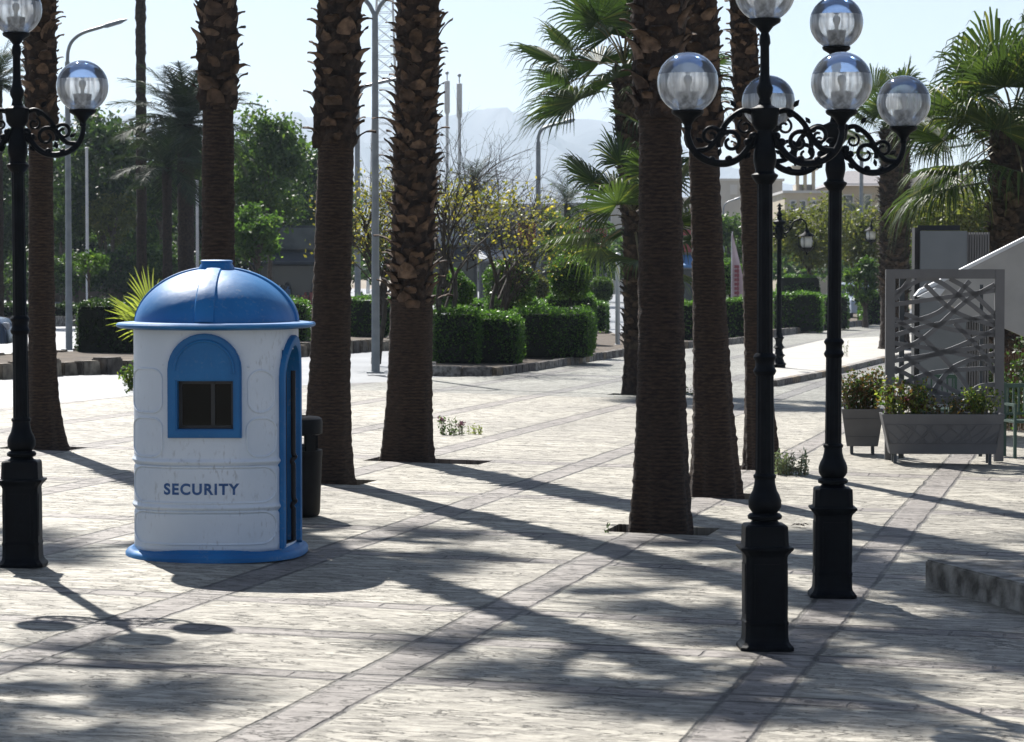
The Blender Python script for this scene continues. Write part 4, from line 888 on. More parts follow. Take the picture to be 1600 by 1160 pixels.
T('bright bush low between the second lamp and the stout palm', 1352, 440, 28, 40, 118, 'mid', 34, 2600, 24, leaf=.2, group='olive trees on the right', cat='shrub', name='shrub')
T('wide olive tree behind the grey cabinet', 1490, 345, 95, 55, 95, 'olive', 33, 9000, 60, leaf=.17, group='olive trees on the right')
T('round green bush left of the feather flag', 1145, 385, 38, 48, 150, 'mid', 35, 3500, 30, leaf=.25, group='bushes', cat='bush', name='bush')
T('pale green tree between the palm fronds and the topiary balls', 875, 370, 35, 55, 130, 'mid', 36, 2600, 26, leaf=.22, group='bushes')
T('small green tree by the shops left of the white pole', 915, 395, 42, 50, 125, 'dark', 38, 3500, 30, leaf=.2, group='bushes')

# ------------------------------------------------------------------ feather palms (far)
def pinnate_crown(seed, n, L_, nl=34, droop=1.0, wl=.34, el0=1.35, el1=-.5):
    r = random.Random(seed); V = []; Fq = []
    for k in range(n):
        f = k / n; az = k * 2.39996 + r.uniform(-.2, .2); el = el0 + (el1 - el0) * f + r.uniform(-.12, .12); ln = L_ * r.uniform(.85, 1.1)
        h = Vector((math.cos(az), math.sin(az), 0)); side = Vector((-math.sin(az), math.cos(az), 0)); p = Vector((0, 0, 0)); pts = []
        for i in range(9): a = el - droop * (i / 8) ** 1.4 * .95; d = h * math.cos(a) + Vector((0, 0, math.sin(a))); pts.append((p.copy(), d)); p = p + d * ln / 8
        for i in range(1, 9):
            a, b = pts[i - 1][0], pts[i][0]; q = len(V); s_ = side * .02; V.extend([a - s_, a + s_, b + s_, b - s_]); Fq.append((q, q + 1, q + 2, q + 3))
        for j in range(nl):
            t = (j + .7) / nl * 8; i = min(int(t), 7); c, d = pts[i][0].lerp(pts[i + 1][0], t - i), pts[i][1]; ll = ln * wl * (math.sin(math.pi * min(1, (j + 2) / nl)) ** .5) * r.uniform(.85, 1.1)
            for s_ in (-1, 1):
                e = (side * s_ * .75 + d * .75 + Vector((0, 0, -.15 + r.uniform(-.1, .25)))).normalized(); w_ = d * ln * .011
                q = len(V); V.extend([c - w_, c + w_, c + e * ll * .6 + w_ * .8 + Vector((0, 0, -.02)), c + e * ll + Vector((0, 0, -.1 * ll)), c + e * ll * .6 - w_ * .8]); Fq.append((q, q + 1, q + 2, q + 4)); Fq.append((q + 4, q + 2, q + 3, q + 3))
    V2 = [tuple(p) for p in V]; me = bpy.data.meshes.new('palm_crown'); me.from_pydata(V2, [], [tuple(dict.fromkeys(f)) for f in Fq]); me.materials.append(M['pinnate']); return me
M['pinnate'] = leafmat('feather_frond', (.014, .024, .013), (.032, .048, .024), trans=.2, rough=.7)
M['pinnate_far'] = M['pinnate']
def fpinn(label, px, py, D, L_, seed, r=.2, n=40, topz=None, nl=34, droop=1.0):
    b = gat(px, D); c = at(px, py, D); H = c.z - b.z; t = thing('date_palm', b, label, 'palm tree', 'feather-leaved palms in the distance')
    link('trunk', trunk_mesh('trunk', H, lambda z: r, lambda z: (0, 0), M['boot_core'], n=16, dz=.15, rough=.02, seed=seed), t); link('crown', pinnate_crown(seed, n, L_, nl, droop), t, (0, 0, H)); return t
fpinn('dark date palm with drooping fronds left of the palm behind the booth', 291, 195, 100, 2.9, 1, .3, 46, nl=44)
fpinn('very tall skinny palm trunk rising out of the top left of the view', 222, -150, 104, 2.6, 2, .19, 30)
fpinn('dark low date palm at the far left edge of the view', -5, 130, 95, 2.2, 5, .25, 30)
fpinn('small bluish date palm above the shops left of the middle street lamp', 742, 285, 190, 2.6, 3, .2, 26, nl=24)
fpinn('small pale date palm left of the green palm fronds', 886, 318, 185, 2.6, 4, .2, 26, nl=24)
fpinn('drooping date palm low between the leaves above the flagpoles', 262, 262, 96, 2.3, 8, .16, 20)
fpinn('pale date palm behind the second lamp post', 1340, 340, 170, 2.2, 9, .15, 22, nl=24)
# young fan palm behind the booth
t = thing('young_fan_palm', gat(262, 47), 'young fan palm with stiff yellow-green leaves behind the left shoulder of the booth roof', 'palm tree')
V = []; Fq = []; g_ = random.Random(5)
for az, el, pl_ in ((3.3, .35, .35), (3.0, .9, .4), (2.6, .1, .3), (.3, .5, .5), (4.2, .3, .4), (1.5, .8, .4)): fan(az, el, pl_, .95, 26, V, Fq, g_, org=Vector((0, 0, .95)), droop=.25, split=.45)
c_ = link('fronds', npmesh('fronds', [tuple(p) for p in V], Fq, leafmat('stiff_frond', (.16, .19, .04), (.3, .32, .09), trans=.4)), t)
m = MB(); m.tube([(0, 0, 0), (0, 0, 1.0)], [.16, .12], 12); m.build('trunk', M['boot_core'], t)
# ------------------------------------------------------------------ street lamps and poles
gS = 'tall grey street lamps'
def arm_pts(L_, s=1, two=False):
    if two: return bez([(0, 0, 0), (s * .05, 0, .10), (s * .14, 0, .26), (s * .36, 0, .42), (s * L_, 0, .60)], 5)
    return bez([(0, 0, 0), (s * .02, 0, .28), (s * .12, 0, .52), (s * .38, 0, .72), (s * L_ * .75, 0, .72 + .22 * L_ * .6)], 5)
def street_lamp(label, px, pyb, pyt, r, arms, L_=1.8, D=None, m='galv', head=True, rz=0):
    b = gp(px, pyb) if D is None else gat(px, D); H = at(px, pyt, b.y).z - b.z
    t = thing('street_lamp', b, label, 'street lamp', gS, rz); p = MB(); p.tube([(0, 0, 0), (0, 0, H * .5), (0, 0, H)], [r, r * .85, r * .72], 12); p.box((0, 0, .01), (r * 4, r * 4, .03)); p.build('pole', M[m], t, smooth=True)
    p = MB(); p.box((0, -r, 1.1), (r * 1.2, .02, .35)); p.build('access_door', M[m], t)
    for s in arms:
        a = MB(); P = [q + Vector((0, 0, H - .02)) for q in arm_pts(L_, s, len(arms) > 1)]; a.tube(P, r * .5, 8); e = P[-1]; d = (P[-1] - P[-2]).normalized(); ar = a.build('arm', M[m], t, smooth=True)
        if head: h = MB(); h.tube([e, e + d * .1, e + d * .45, e + d * .62], [r * .5, r * 1.0, r * .95, r * .25], 10, flat=.5); h.build('lamp_head', M[m], ar, smooth=True)
    return t
street_lamp('tall grey street lamp with one arm left of the booth', 108, 547, 97, .085, (1,), 1.15)
street_lamp('tall galvanised street lamp with two arms between the two middle palms', 587, 583, 24, .088, (-1, 1), 1.1)
street_lamp('slim grey street lamp in the distance right of the yellow-leaved tree', 841, 0, 222, .15, (1,), 1.5, D=126)
street_lamp('street lamp partly hidden behind the leaning palm, arm reaching right', 559, 0, 165, .12, (1,), 2.1, D=95)
street_lamp('small distant street lamp with two arms right of the stout palm', 1463, 0, 243, .14, (-1, 1), 1.5, D=165)
street_lamp('small far street lamp with a curled arm left of the lantern post', 1130, 0, 330, .10, (1,), 1.0, D=200)
def post(label, px, pyb, pyt, r, m, cat='pole', name='pole', D=None, cap=True, group=None, extra=None):
    b = gp(px, pyb) if D is None else gat(px, D); H = at(px, pyt, b.y).z - b.z; t = thing(name, b, label, cat, group); p = MB(); p.tube([(0, 0, 0), (0, 0, H)], [r, r * .9], 12); p.build('shaft', M[m], t, smooth=True)
    p = MB(); p.lathe([(r * 2.2, 0), (r * 2.2, .02), (r * 1.3, .04), (r * 1.3, .12), (r, .14)], 12); p.build('base_flange', M[m], t)
    p = MB(); p.sphere((0, 0, H), r * 1.25, 10, 6, sz=.6); p.build('cap', M[m], t, smooth=True); return t
post('pale bare pole with bolt holes left of the thickest trunk', 965, 545, 398, .072, 'pale_pole')
post('grey slim pole behind the second lamp post, left of the stout palm', 1345, 499, 226, .11, 'galv')
post('thin sign pole beside the parked minivan', 1332, 500, 410, .035, 'galv')
for i, (x, l) in enumerate(((137, 'leftmost of the four white flagpoles'), (219, 'white flagpole in front of the skinny tall trunk'), (264, 'white flagpole under the dark date palm'), (309, 'white flagpole touching the palm behind the booth'))):
    post(l, x, 0, (232, 262, 272, 282)[i], .07, 'white', 'flagpole', 'flagpole', D=(118, 118, 118, 118)[i], group='white flagpoles') if 'white' in M else None
# ------------------------------------------------------------------ far wood, mountains
g = np.random.default_rng(90); n = 42000; D0 = 158
px_ = g.uniform(-120, 530, n); top = 262 + 34 * np.sin(px_ / 37) + 22 * np.sin(px_ / 13 + 2) + 14 * np.sin(px_ / 6.1)
py_ = 470 - (470 - top) * g.random(n) ** .85; YY = D0 + g.uniform(0, 14, n)
P = np.stack([(px_ - 800) * YY / F, YY, (426 - py_) * YY / F + HC], 1)
# gather in clumps
cl = P[g.choice(n, 700)]; d_ = cl[g.integers(0, 700, n)] + g.normal(size=(n, 3)) * np.array([.8, .8, .6]); V, Fq = leafquads(d_, .5, g, .6)
wood = link('far_wood', npmesh('far_wood', V, Fq, LM['dark'])); tag(wood, 'dark wood behind the road on the left', 'wood', kind='stuff')
g = np.random.default_rng(91); n = 16000; px_ = g.uniform(480, 1640, n); YY = g.uniform(205, 215, n); top = 372 + 16 * np.sin(px_ / 31) + 10 * np.sin(px_ / 11)
py_ = 440 - (440 - top) * g.random(n) ** .8; P = np.stack([(px_ - 800) * YY / F, YY, (428 - py_) * YY / F + HC], 1)
V, Fq = leafquads(P, .55, g, .6); tag(link('far_shrubbery', npmesh('far_shrubbery', V, Fq, LM['mid'])), 'green shrubbery along the far side of the parking place', 'shrubbery', kind='stuff')
def mountains(name, D, ridge, col, seed, depth):
    r = np.random.default_rng(seed); xs_ = np.linspace(-400, 2000, 241); xp = [q[0] for q in ridge]; yp = [q[1] for q in ridge]; top = np.interp(xs_, xp, yp)
    for s, a in ((60, 3.5), (23, 2), (9, 1.2)): top += a * np.sin(xs_ / s + r.uniform(0, 6)) * .8
    rows = 14; V = []
    for j in range(rows):
        t = j / (rows - 1); Y = D + depth * (t - 1); h = t ** 1.3
        z = HC + (426 - top) / F * D * h * (1 + (0 if j == rows - 1 else .10) * np.sin(xs_ / 17 + j * 1.7)) - (1 - t) * 20 - .2
        V.append(np.stack([(xs_ - 800) * D / F + 60 * np.sin(j + xs_ / 50), np.full_like(xs_, Y), z], 1))
    V.append(np.stack([(xs_ - 800) * D / F, np.full_like(xs_, D + depth * .6), np.full_like(xs_, -20)], 1)); V = np.concatenate(V); n = 241; i = np.arange(rows)[:, None] * n; k = np.arange(n - 1)[None, :]
    Fq = np.stack([i + k, i + k + 1, i + n + k + 1, i + n + k], -1).reshape(-1, 4); tag(link(name, npmesh(name, V, Fq, mat('bare_rock', (.10, .11, .13), .95, (.16, .17, .19), .004, bump=8, bscale=.01), smooth=True)), kind='structure')
mountains('mountains', 5600, [(-400, 185), (200, 178), (480, 180), (620, 184), (700, 176), (760, 174), (800, 178), (850, 176), (885, 190), (915, 183), (935, 186), (990, 215), (1060, 240), (1150, 262), (1250, 290), (1400, 320), (2000, 350)], None, 5, 1400)
mountains('hills', 3400, [(-400, 330), (300, 300), (600, 275), (700, 262), (800, 270), (900, 300), (1000, 330), (1200, 360), (2000, 390)], None, 8, 800)

# ------------------------------------------------------------------ buildings far behind
M['cream'] = mat('cream_render', (.50, .42, .30), .9, (.58, .5, .37), .5); M['cream2'] = mat('pale_render', (.46, .43, .38), .9, (.55, .52, .46), .4)
M['win'] = mat('dark_window', (.03, .04, .05), .2, spec=.8); M['tile'] = mat('grey_roof_tiles', (.16, .15, .16), .8, (.24, .22, .22), 6)
M['black_wall'] = mat('dark_stall_wall', (.03, .035, .04), .9, (.07, .075, .08), .6); M['trimw'] = mat('white_trim', (.6, .58, .54), .8); M['grey_wall'] = mat('grey_render', (.24, .24, .25), .9, (.32, .31, .31), .3)
def wbox(x0, x1, y0, y1, D, dep):     # world box under a picture rectangle
    a, b = at(x0, y1, D), at(x1, y0, D); return Vector(((a.x + b.x) / 2, D + dep / 2, (a.z + b.z) / 2)), (b.x - a.x, dep, b.z - a.z)
def building(label, x0, x1, y0, D, dep, m, wins=(), parapet=True, hip=None, extra=None, yb=None, arch=False, group='pale buildings on the right'):
    o = gat((x0 + x1) / 2, D); o.z = -.6; t = thing('building', o, label, 'building', group); c, d = wbox(x0, x1, y0, 430, D, dep); top = c.z + d[2] / 2
    b = MB(); b.box(Vector((0, dep / 2, (top) / 2 + .3)), (d[0], dep, top + .6)); b.build('wall', M[m], t)
    if parapet: b = MB(); b.box((0, dep / 2, top + .6 + .12), (d[0] + .4, dep + .4, .24)); b.build('cornice', M['trimw'], t)
    if hip:
        rx0, rx1, ry, ov = hip; a = at(rx0, ry, D); e = at(rx1, ry, D); hz = a.z - o.z; zt = top + .62; W = d[0] / 2 + ov
        b = MB(); vs = [(-W, -ov, zt), (W, -ov, zt), (W, dep + ov, zt), (-W, dep + ov, zt), (a.x - o.x, dep / 2, hz), (e.x - o.x, dep / 2, hz)]
        b.add(vs, [(0, 1, 5, 4), (1, 2, 5), (2, 3, 4, 5), (3, 0, 4), (3, 2, 1, 0)]); b.build('roof', M['tile'], t)
    for (a0, a1, b0, b1) in wins:
        cc, dd = wbox(a0, a1, b0, b1, D, .3); p = MB(); p.box((cc.x - o.x, -.02, cc.z - o.z), (dd[0] + .3, .12, dd[2] + .3)); w_ = p.build('window', M['trimw'], t)
        p = MB(); zc_ = cc.z - o.z
        if arch: p.prism([(cc.x - o.x + q[0], -.1, zc_ - dd[2] / 2 + q[1]) for q in arch_pts(dd[0] / 2, 0, dd[2] * .6, dd[2], 8)], (0, .05, 0))
        else: p.box((cc.x - o.x, -.09, zc_), (dd[0], .06, dd[2]))
        p.build('pane', M['win'] if not arch else M['trimw'], w_)
    if extra: extra(t, o)
    return t
def cupola(t, o):
    D = 255
    for x in (1247, 1259, 1272): c, d = wbox(x - 2, x + 2, 266, 303, D, .5); b = MB(); b.box((c.x - o.x, .6, c.z - o.z), (.3, .5, d[2])); b.build('column', M['cream'], t)
    c, d = wbox(1237, 1278, 259, 266, D, 4); b = MB(); b.box((c.x - o.x, 1.6, c.z - o.z), (d[0], 4, d[2])); b.build('tower_roof', M['cream'], t)
    c, d = wbox(1243, 1276, 288, 303, D, 3); b = MB(); b.box((c.x - o.x, 2.2, c.z - o.z), (d[0] * .9, 2.6, d[2])); b.build('tower_room', M['cream2'], t)
building('cream building with an open cupola tower behind the second lamp post', 1225, 1300, 302, 255, 12, 'cream', [(1236, 1242, 315, 330), (1252, 1258, 315, 330), (1268, 1274, 315, 330)], extra=cupola)
building('pale villa with a grey tiled hip roof left of the stout palm', 1306, 1396, 291, 262, 14, 'cream', [(1318, 1332, 306, 330), (1352, 1360, 306, 330), (1374, 1382, 306, 330)], hip=(1338, 1366, 263, .8))
building('low cream block seen between the stout palm and the hanging fronds', 1418, 1520, 276, 270, 12, 'cream2', [(1440, 1450, 292, 306), (1466, 1476, 292, 306), (1490, 1500, 292, 306)])
building('pale building with small arched windows behind the slender palm', 1118, 1222, 283, 280, 14, 'cream2', [(1143, 1150, 291, 302), (1168, 1175, 291, 302), (1198, 1205, 291, 302)], arch=True)
building('long low pale building under the mountain, behind the thin yellow tree', 690, 1010, 322, 300, 14, 'cream2', [(x, x + 9, 335, 346) for x in range(705, 1000, 30)])
building('pale flat building behind the two thick trunks on the right', 1030, 1120, 312, 300, 14, 'cream2', [(1070, 1077, 325, 336)])
# shops
def shop(label, x0, x1, y0, D, wallm, sign, awn, goods, cat='shop', seed=0, signt=None):
    o = gat((x0 + x1) / 2, D); t = thing('shop', o, label, cat, 'shops beyond the road'); r = random.Random(seed); c, d = wbox(x0, x1, y0, 455, D, 5); W = d[0]; Ht = c.z + d[2] / 2 - o.z
    b = MB(); b.box((0, 3, Ht / 2), (W, 4, Ht)); b.build('wall', M[wallm], t)
    b = MB(); b.box((0, .85, Ht * .84), (W * .96, .25, Ht * .26)); b.build('sign_board', sign, t)
    b = MB(); b.add([(-W / 2, .9, Ht * .68), (W / 2, .9, Ht * .68), (W / 2, -.9, Ht * .56), (-W / 2, -.9, Ht * .56), (-W / 2, .9, Ht * .65), (W / 2, .9, Ht * .65), (W / 2, -.9, Ht * .53), (-W / 2, -.9, Ht * .53)], [(0, 3, 2, 1), (4, 5, 6, 7), (3, 7, 6, 2), (0, 4, 7, 3), (1, 2, 6, 5)]); b.build('awning', awn, t)
    b = MB(); b.box((0, .98, Ht * .26), (W * .9, .06, Ht * .5)); b.build('shop_front', M['win'], t)
    for k in range(goods):
        x = r.uniform(-W * .44, W * .44); h = r.uniform(.3, 1.2); z = r.uniform(0, Ht * .3); b = MB(); b.box((x, r.uniform(0, .7), z * .0 + h / 2), (r.uniform(.2, .5), .3, h), taper=r.uniform(.6, 1)); b.tube([(x, .3, h), (x + .05, .3, h + .15)], .06, 6)
        b.build('display_stand', r.choice(GOODS), t)
    return t
GOODS = [mat('goods_red', (.25, .05, .05), .7, (.4, .12, .1), 9), mat('goods_pale', (.35, .35, .36), .7, (.5, .5, .5), 9), mat('goods_dark', (.03, .035, .04), .7, (.08, .08, .09), 9), mat('goods_blue', (.06, .10, .2), .7, (.1, .2, .35), 9)]
orange = mat('orange_board', (.42, .13, .05), .6, (.50, .20, .08), 2); redb = mat('red_board', (.34, .05, .05), .6, (.4, .1, .08), 2); grn = mat('dark_board', (.05, .06, .06), .6, (.09, .1, .1), 2); blu = mat('blue_board', (.05, .18, .4), .6, (.1, .25, .5), 2)
aw1 = mat('pale_awning', (.45, .47, .5), .8); aw2 = mat('dark_awning', (.03, .035, .045), .8); aw3 = mat('blue_awning', (.08, .22, .45), .7)
shop('dark shop stall under the trees right of the booth dome', 392, 500, 352, 140, 'black_wall', grn, aw2, 16, seed=1)
shop('grey shop with a pale awning seen through the yellow leaves', 655, 745, 345, 175, 'grey_wall', aw1, aw2, 5, seed=2)
shop('shop with a grey board left of the orange one', 748, 806, 348, 172, 'grey_wall', grn, aw1, 5, seed=3)
shop('shop with an orange-red board beside the middle street lamp', 808, 862, 345, 170, 'grey_wall', orange, aw2, 6, seed=4)
shop('shop with a dark awning left of the low palm fronds', 866, 950, 352, 172, 'grey_wall', redb, aw2, 5, seed=5)
shop('shop with a blue awning seen between the two thick trunks', 1052, 1098, 355, 150, 'grey_wall', redb, aw3, 5, seed=6)
t = thing('roadside_wall', gat(165, 150), 'low brown wall behind the flagpoles', 'wall'); b = MB(); b.box((0, 0, 1.2), (7.5, .3, 2.4)); b.build('wall', mat('brown_wall', (.10, .075, .06), .9, (.17, .13, .10), 2), t); b = MB(); b.box((0, 0, 2.47), (7.7, .5, .14)); b.build('coping', M['concrete'], t)
# telecom masts and tower
def mast(label, px, y0, y1, y2, D, w):
    o = gat(px, D); t = thing('telecom_mast', o, label, 'mast', 'pale telecom masts'); z = lambda y: at(px, y, D).z - o.z; b = MB(); b.tube([(0, 0, 0), (0, 0, z(y1))], w * .55, 10); b.build('pole', M['pale_pole'], t, smooth=True)
    b = MB(); b.lathe([(w * .4, z(y1) - .3), (w, z(y1)), (w, z(y0)), (w * .3, z(y0) + .05)], 14); b.build('antenna_cover', M['pale_pole'], t, smooth=True); b = MB(); b.tube([(0, 0, z(y0)), (0, 0, z(y0) + .7)], .05, 6); b.sphere((0, 0, z(y0) + .7), .16, 8, 6); b.build('top_light', M['galv'], t, smooth=True)
mast('left one of two pale telecom masts above the yellow tree', 699, 127, 175, 0, 235, .24); mast('right one of two pale telecom masts above the yellow tree', 718, 131, 182, 0, 230, .24)
o = gat(602, 240); t = thing('lattice_tower', o, 'pale steel lattice tower behind the two-armed street lamp', 'tower'); H_ = at(602, -140, 240).z; legs = []
for sx, sy in ((-1, -1), (1, -1), (1, 1), (-1, 1)): b = MB(); b.tube([(sx * 1.55, sy * 1.55, 0), (sx * .45, sy * .45, H_)], .075, 6); b.build('leg', M['pale_pole'], t)
b = MB(); k = 0; z = 0
while z < H_ - 1.2:
    w0 = 1.55 - 1.1 * z / H_; z2 = z + 1.2 * w0 + .3; w1 = 1.55 - 1.1 * z2 / H_; c4 = lambda w, z: [(-w, -w, z), (w, -w, z), (w, w, z), (-w, w, z)]; A, B = c4(w0, z), c4(w1, z2)
    for i in range(4): b.tube([A[i], B[(i + 1) % 4]], .032, 4); b.tube([A[(i + 1) % 4], B[i]], .032, 4); b.tube([B[i], B[(i + 1) % 4]], .036, 4)
    z = z2
b.build('bracing', M['pale_pole'], t)
# ------------------------------------------------------------------ cars
def car(label, px, py, heading, col, seed=0, van=False, group='parked cars', s=1.0):
    p = gp(px, py); t = thing('parked_car', p, label, 'car', group, heading); t.scale = (s, s, s); L_, W, Hh = (4.3, 1.72, 1.72) if van else (4.3, 1.7, 1.43)
    prof = [(-2.12, .35), (-2.15, .62), (-2.08, .86), (-1.9, .92), (-1.55, 1.0), (-1.1, Hh), (.6, Hh), (1.15, 1.0), (1.95, .86), (2.13, .66), (2.15, .35)] if not van else [(-2.12, .35), (-2.15, .7), (-2.1, 1.0), (-1.9, Hh - .03), (-1.6, Hh), (.7, Hh), (1.35, 1.08), (2.0, .92), (2.14, .68), (2.15, .35)]
    cm = mat('car_paint', col, .25, spec=.6); b = MB(); n = len(prof); cols = [(-1, .0), (-.94, 1), (.94, 1), (1, .0)]; vs = []
    for f in (-1.0, -.9, .9, 1.0):
        for x, z in prof:
            tu = max(0, (z - .95) / (Hh - .95)); wy = W / 2 * (1 - .2 * tu); vs.append((x * (1 - (.02 if abs(f) == 1 else 0)), f * wy, z - (.02 if abs(f) == 1 and z > 1.2 else 0)))
    b.add(vs, [(j * n + i, j * n + i + 1, j * n + n + i + 1, j * n + n + i) for j in range(3) for i in range(n - 1)] + [tuple(range(n)), tuple(reversed([3 * n + i for i in range(n)])), tuple(q * n for q in range(4)), tuple(q * n + n - 1 for q in range(3, -1, -1))])
    b.build('body', cm, t, smooth=True, bevel=.02)
    def yat(z): return W / 2 * (1 - .2 * max(0, (z - .95) / (Hh - .95))) + .006
    x0, x1, xt0, xt1 = (-1.45, 1.0, -1.0, .52) if not van else (-1.95, 1.2, -1.75, .62)
    for s_ in (-1, 1):
        b = MB(); z0, z1 = 1.0, Hh - .09; xm = (xt0 + xt1) / 2
        for qa, qb, ta, tb in ((x0, xm - .04, xt0, xm - .04), (xm + .04, x1, xm + .04, xt1)): b.add([(qa, s_ * yat(z0), z0), (qb, s_ * yat(z0), z0), (tb, s_ * yat(z1), z1), (ta, s_ * yat(z1), z1)], [(0, 1, 2, 3)])
        b.build('side_window', M['win'], t)
        for wx in (-1.33, 1.35):
            b = MB(); b.tube([(wx, s_ * (W / 2 - .2), .31), (wx, s_ * (W / 2 + .01), .31)], .31, 20); w_ = b.build('wheel', M['holder'], t); b = MB(); b.tube([(wx, s_ * (W / 2 - .02), .31), (wx, s_ * (W / 2 + .02), .31)], .19, 14); b.build('rim', M['galv'], w_)
        b = MB(); b.box((2.08, s_ * .6, .72), (.14, .34, .14)); b.build('headlight', aw1, t, bevel=.02)
        b = MB(); b.box((-2.08, s_ * .68, .8), (.12, .2, .22)); b.build('tail_light', redb, t, bevel=.02)
    e = .012
    if van: fr = [(1.33, .7, 1.10), (.74, .62, Hh - .07)]; bk = [(-2.1, .7, 1.05), (-1.94, .62, Hh - .12)]
    else: fr = [(1.13, .7, 1.03), (.64, .62, Hh - .05)]; bk = [(-1.53, .7, 1.03), (-1.14, .62, Hh - .05)]
    for nm, q, sg in (('windscreen', fr, 1), ('rear_window', bk, -1)):
        (xa, ya, za), (xb, yb, zb) = q; b = MB(); b.add([(xa + sg * e, -ya, za + e), (xa + sg * e, ya, za + e), (xb + sg * e, yb, zb + e), (xb + sg * e, -yb, zb + e)], [(0, 1, 2, 3)]); b.build(nm, M['win'], t)
    return t
car('pale blue minivan parked behind the hedges, right of the second lamp post', 1337, 500, R(-80), (.45, .52, .6), van=True, s=1.12)
car('white car half hidden by the long hedge behind the lantern post', 1212, 500, R(-75), (.6, .62, .65))
car('dark blue car whose bonnet shows at the left edge of the view', -138, 562, R(2), (.01, .03, .07), s=1.0)
car('silver car parked far behind the round-topped hedge', 1292, 470, R(10), (.4, .42, .45)); car('dark car under the shop awnings beside the middle street lamp', 815, 450, R(5), (.05, .05, .07)); car('white car parked in front of the far shops', 900, 455, R(8), (.6, .6, .62))
# feather flag
o = gat(1143, 92); t = thing('feather_flag', o, 'pinkish white feather flag behind the hedges left of the nearest lamp', 'flag'); b = MB(); H_ = at(1143, 362, 92).z - o.z
b.tube(bez([(0, 0, 0), (0, 0, H_ * .6), (0, 0, H_ * .93), (.03, 0, H_)], 4), .02, 6); b.build('pole', M['white'], t)
b = MB(); fl = [(0, 1.0), (.62, .72), (.66, 1.0), (.52, 1.8), (.30, 2.5), (.12, H_ - .25), (.02, H_)]; nf = 18; vs = []
for i in range(nf + 1):
    z = .85 + (H_ - .85) * i / nf; wd = np.interp(z, [.85, 1.3, H_ - .8, H_], [.60, .56, .22, .02])
    for j in range(5): x = wd * j / 4; vs.append((x, .05 * math.sin(j * 1.3 + z * 3), z))
b.add(vs, [(i * 5 + j, i * 5 + j + 1, i * 5 + 6 + j, i * 5 + 5 + j) for i in range(nf) for j in range(4)]); fm = mat('flag_cloth', (.50, .40, .44), .8, (.56, .46, .5), 3); fo = b.build('banner', fm, t, smooth=True)
r = random.Random(4); b = MB()
for k in range(9):
    z = 1.25 + k * (H_ - 2.3) / 9; b.box((.17, -.06, z), (.16, .01, .10)); b.box((.21, -.062, z - .04), (.04, .01, .15))
b.build('flag_writing', mat('flag_red', (.26, .08, .10), .7), fo)

# ------------------------------------------------------------------ old lantern posts
def lantern(label, base, s=1.0, rz=0):
    t = thing('lantern_post', base, label, 'street lamp', 'black lantern posts', rz); t.scale = (s,) * 3; b = MB()
    b.lathe([(.20, 0), (.20, .04), (.15, .06), (.15, .16), (.18, .18), (.13, .22), (.09, .32), (.12, .36), (.15, .38), (.10, .42), (.08, .5), (.10, .54), (.14, .56), (.10, .60), (.075, .66), (.09, .74), (.12, .78), (.085, .82), (.07, .9)], 20); b.build('base', M['iron'], t, smooth=True)
    b = MB(); b.tube([(0, 0, .88), (0, 0, 2.2), (0, 0, 3.05)], [.066, .056, .05], 14); b.build('shaft', M['iron'], t, smooth=True)
    b = MB(); b.lathe([(.05, 3.0), (.09, 3.05), (.07, 3.1), (.10, 3.2), (.12, 3.28), (.08, 3.33), (.14, 3.38), (.15, 3.42), (.06, 3.46), (.05, 3.54), (.08, 3.58), (.04, 3.63), (.025, 3.68), (.05, 3.71), (.02, 3.76), (.045, 3.79), (.005, 3.84)], 16); b.box((0, 0, 3.77), (.12, .02, .02)); b.build('finial', M['iron'], t, smooth=True)
    for sx in (-1, 1):
        a = MB(); a.tube(bez([(0, 0, 3.18), (sx * .15, 0, 3.16), (sx * .26, 0, 3.26), (sx * .34, 0, 3.42), (sx * .50, 0, 3.47), (sx * .60, 0, 3.40), (sx * .63, 0, 3.28)], 6), .022, 8); a.tube(spiral(.17, 3.27, .07, .02, -1, 1.2, sx), .016, 6); a.tube(spiral(.12, 3.1, .05, .015, 1, -1.2, sx), .014, 6); a.tube(spiral(.47, 3.40, .05, .015, .5, 1.2, sx), .012, 6); a.sphere((sx * .25, 0, 3.40), .03, 8, 6)
        ar = a.build('scroll_arm', M['iron'], t, smooth=True); c = (sx * .63, 0, 0)
        a = MB(); a.lathe([(.02, 3.28), (.05, 3.22), (.07, 3.17), (.19, 3.10), (.20, 3.08), (.185, 3.08), (.02, 3.10)], 16, c); a.lathe([(.17, 2.83), (.10, 2.76), (.02, 2.72), (.03, 2.70), (.005, 2.66)], 12, c)
        for k in range(6): q = k * math.pi / 3; a.tube([(c[0] + .19 * math.cos(q), .19 * math.sin(q), 3.09), (c[0] + .18 * math.cos(q), .18 * math.sin(q), 2.84), (c[0] + .09 * math.cos(q), .09 * math.sin(q), 2.75)], .009, 4)
        a.build('lantern_cage', M['iron'], ar, smooth=True); a = MB(); a.lathe([(.11, 3.09), (.14, 3.0), (.135, 2.88), (.07, 2.79), (.02, 2.78)], 16, c); a.build('lantern_glass', mat('lantern_glass', (.65, .66, .62), .35) if 'lg' not in M else M['lg'], ar, smooth=True)
    return t
lantern('ornate black lantern post with two hanging lanterns, right of the nearest lamp post', gp(1217, 582, .2), .98, R(5)); lantern('black lantern post almost hidden behind the stout shaggy palm', gat(1394, 96), 1.25, R(8))

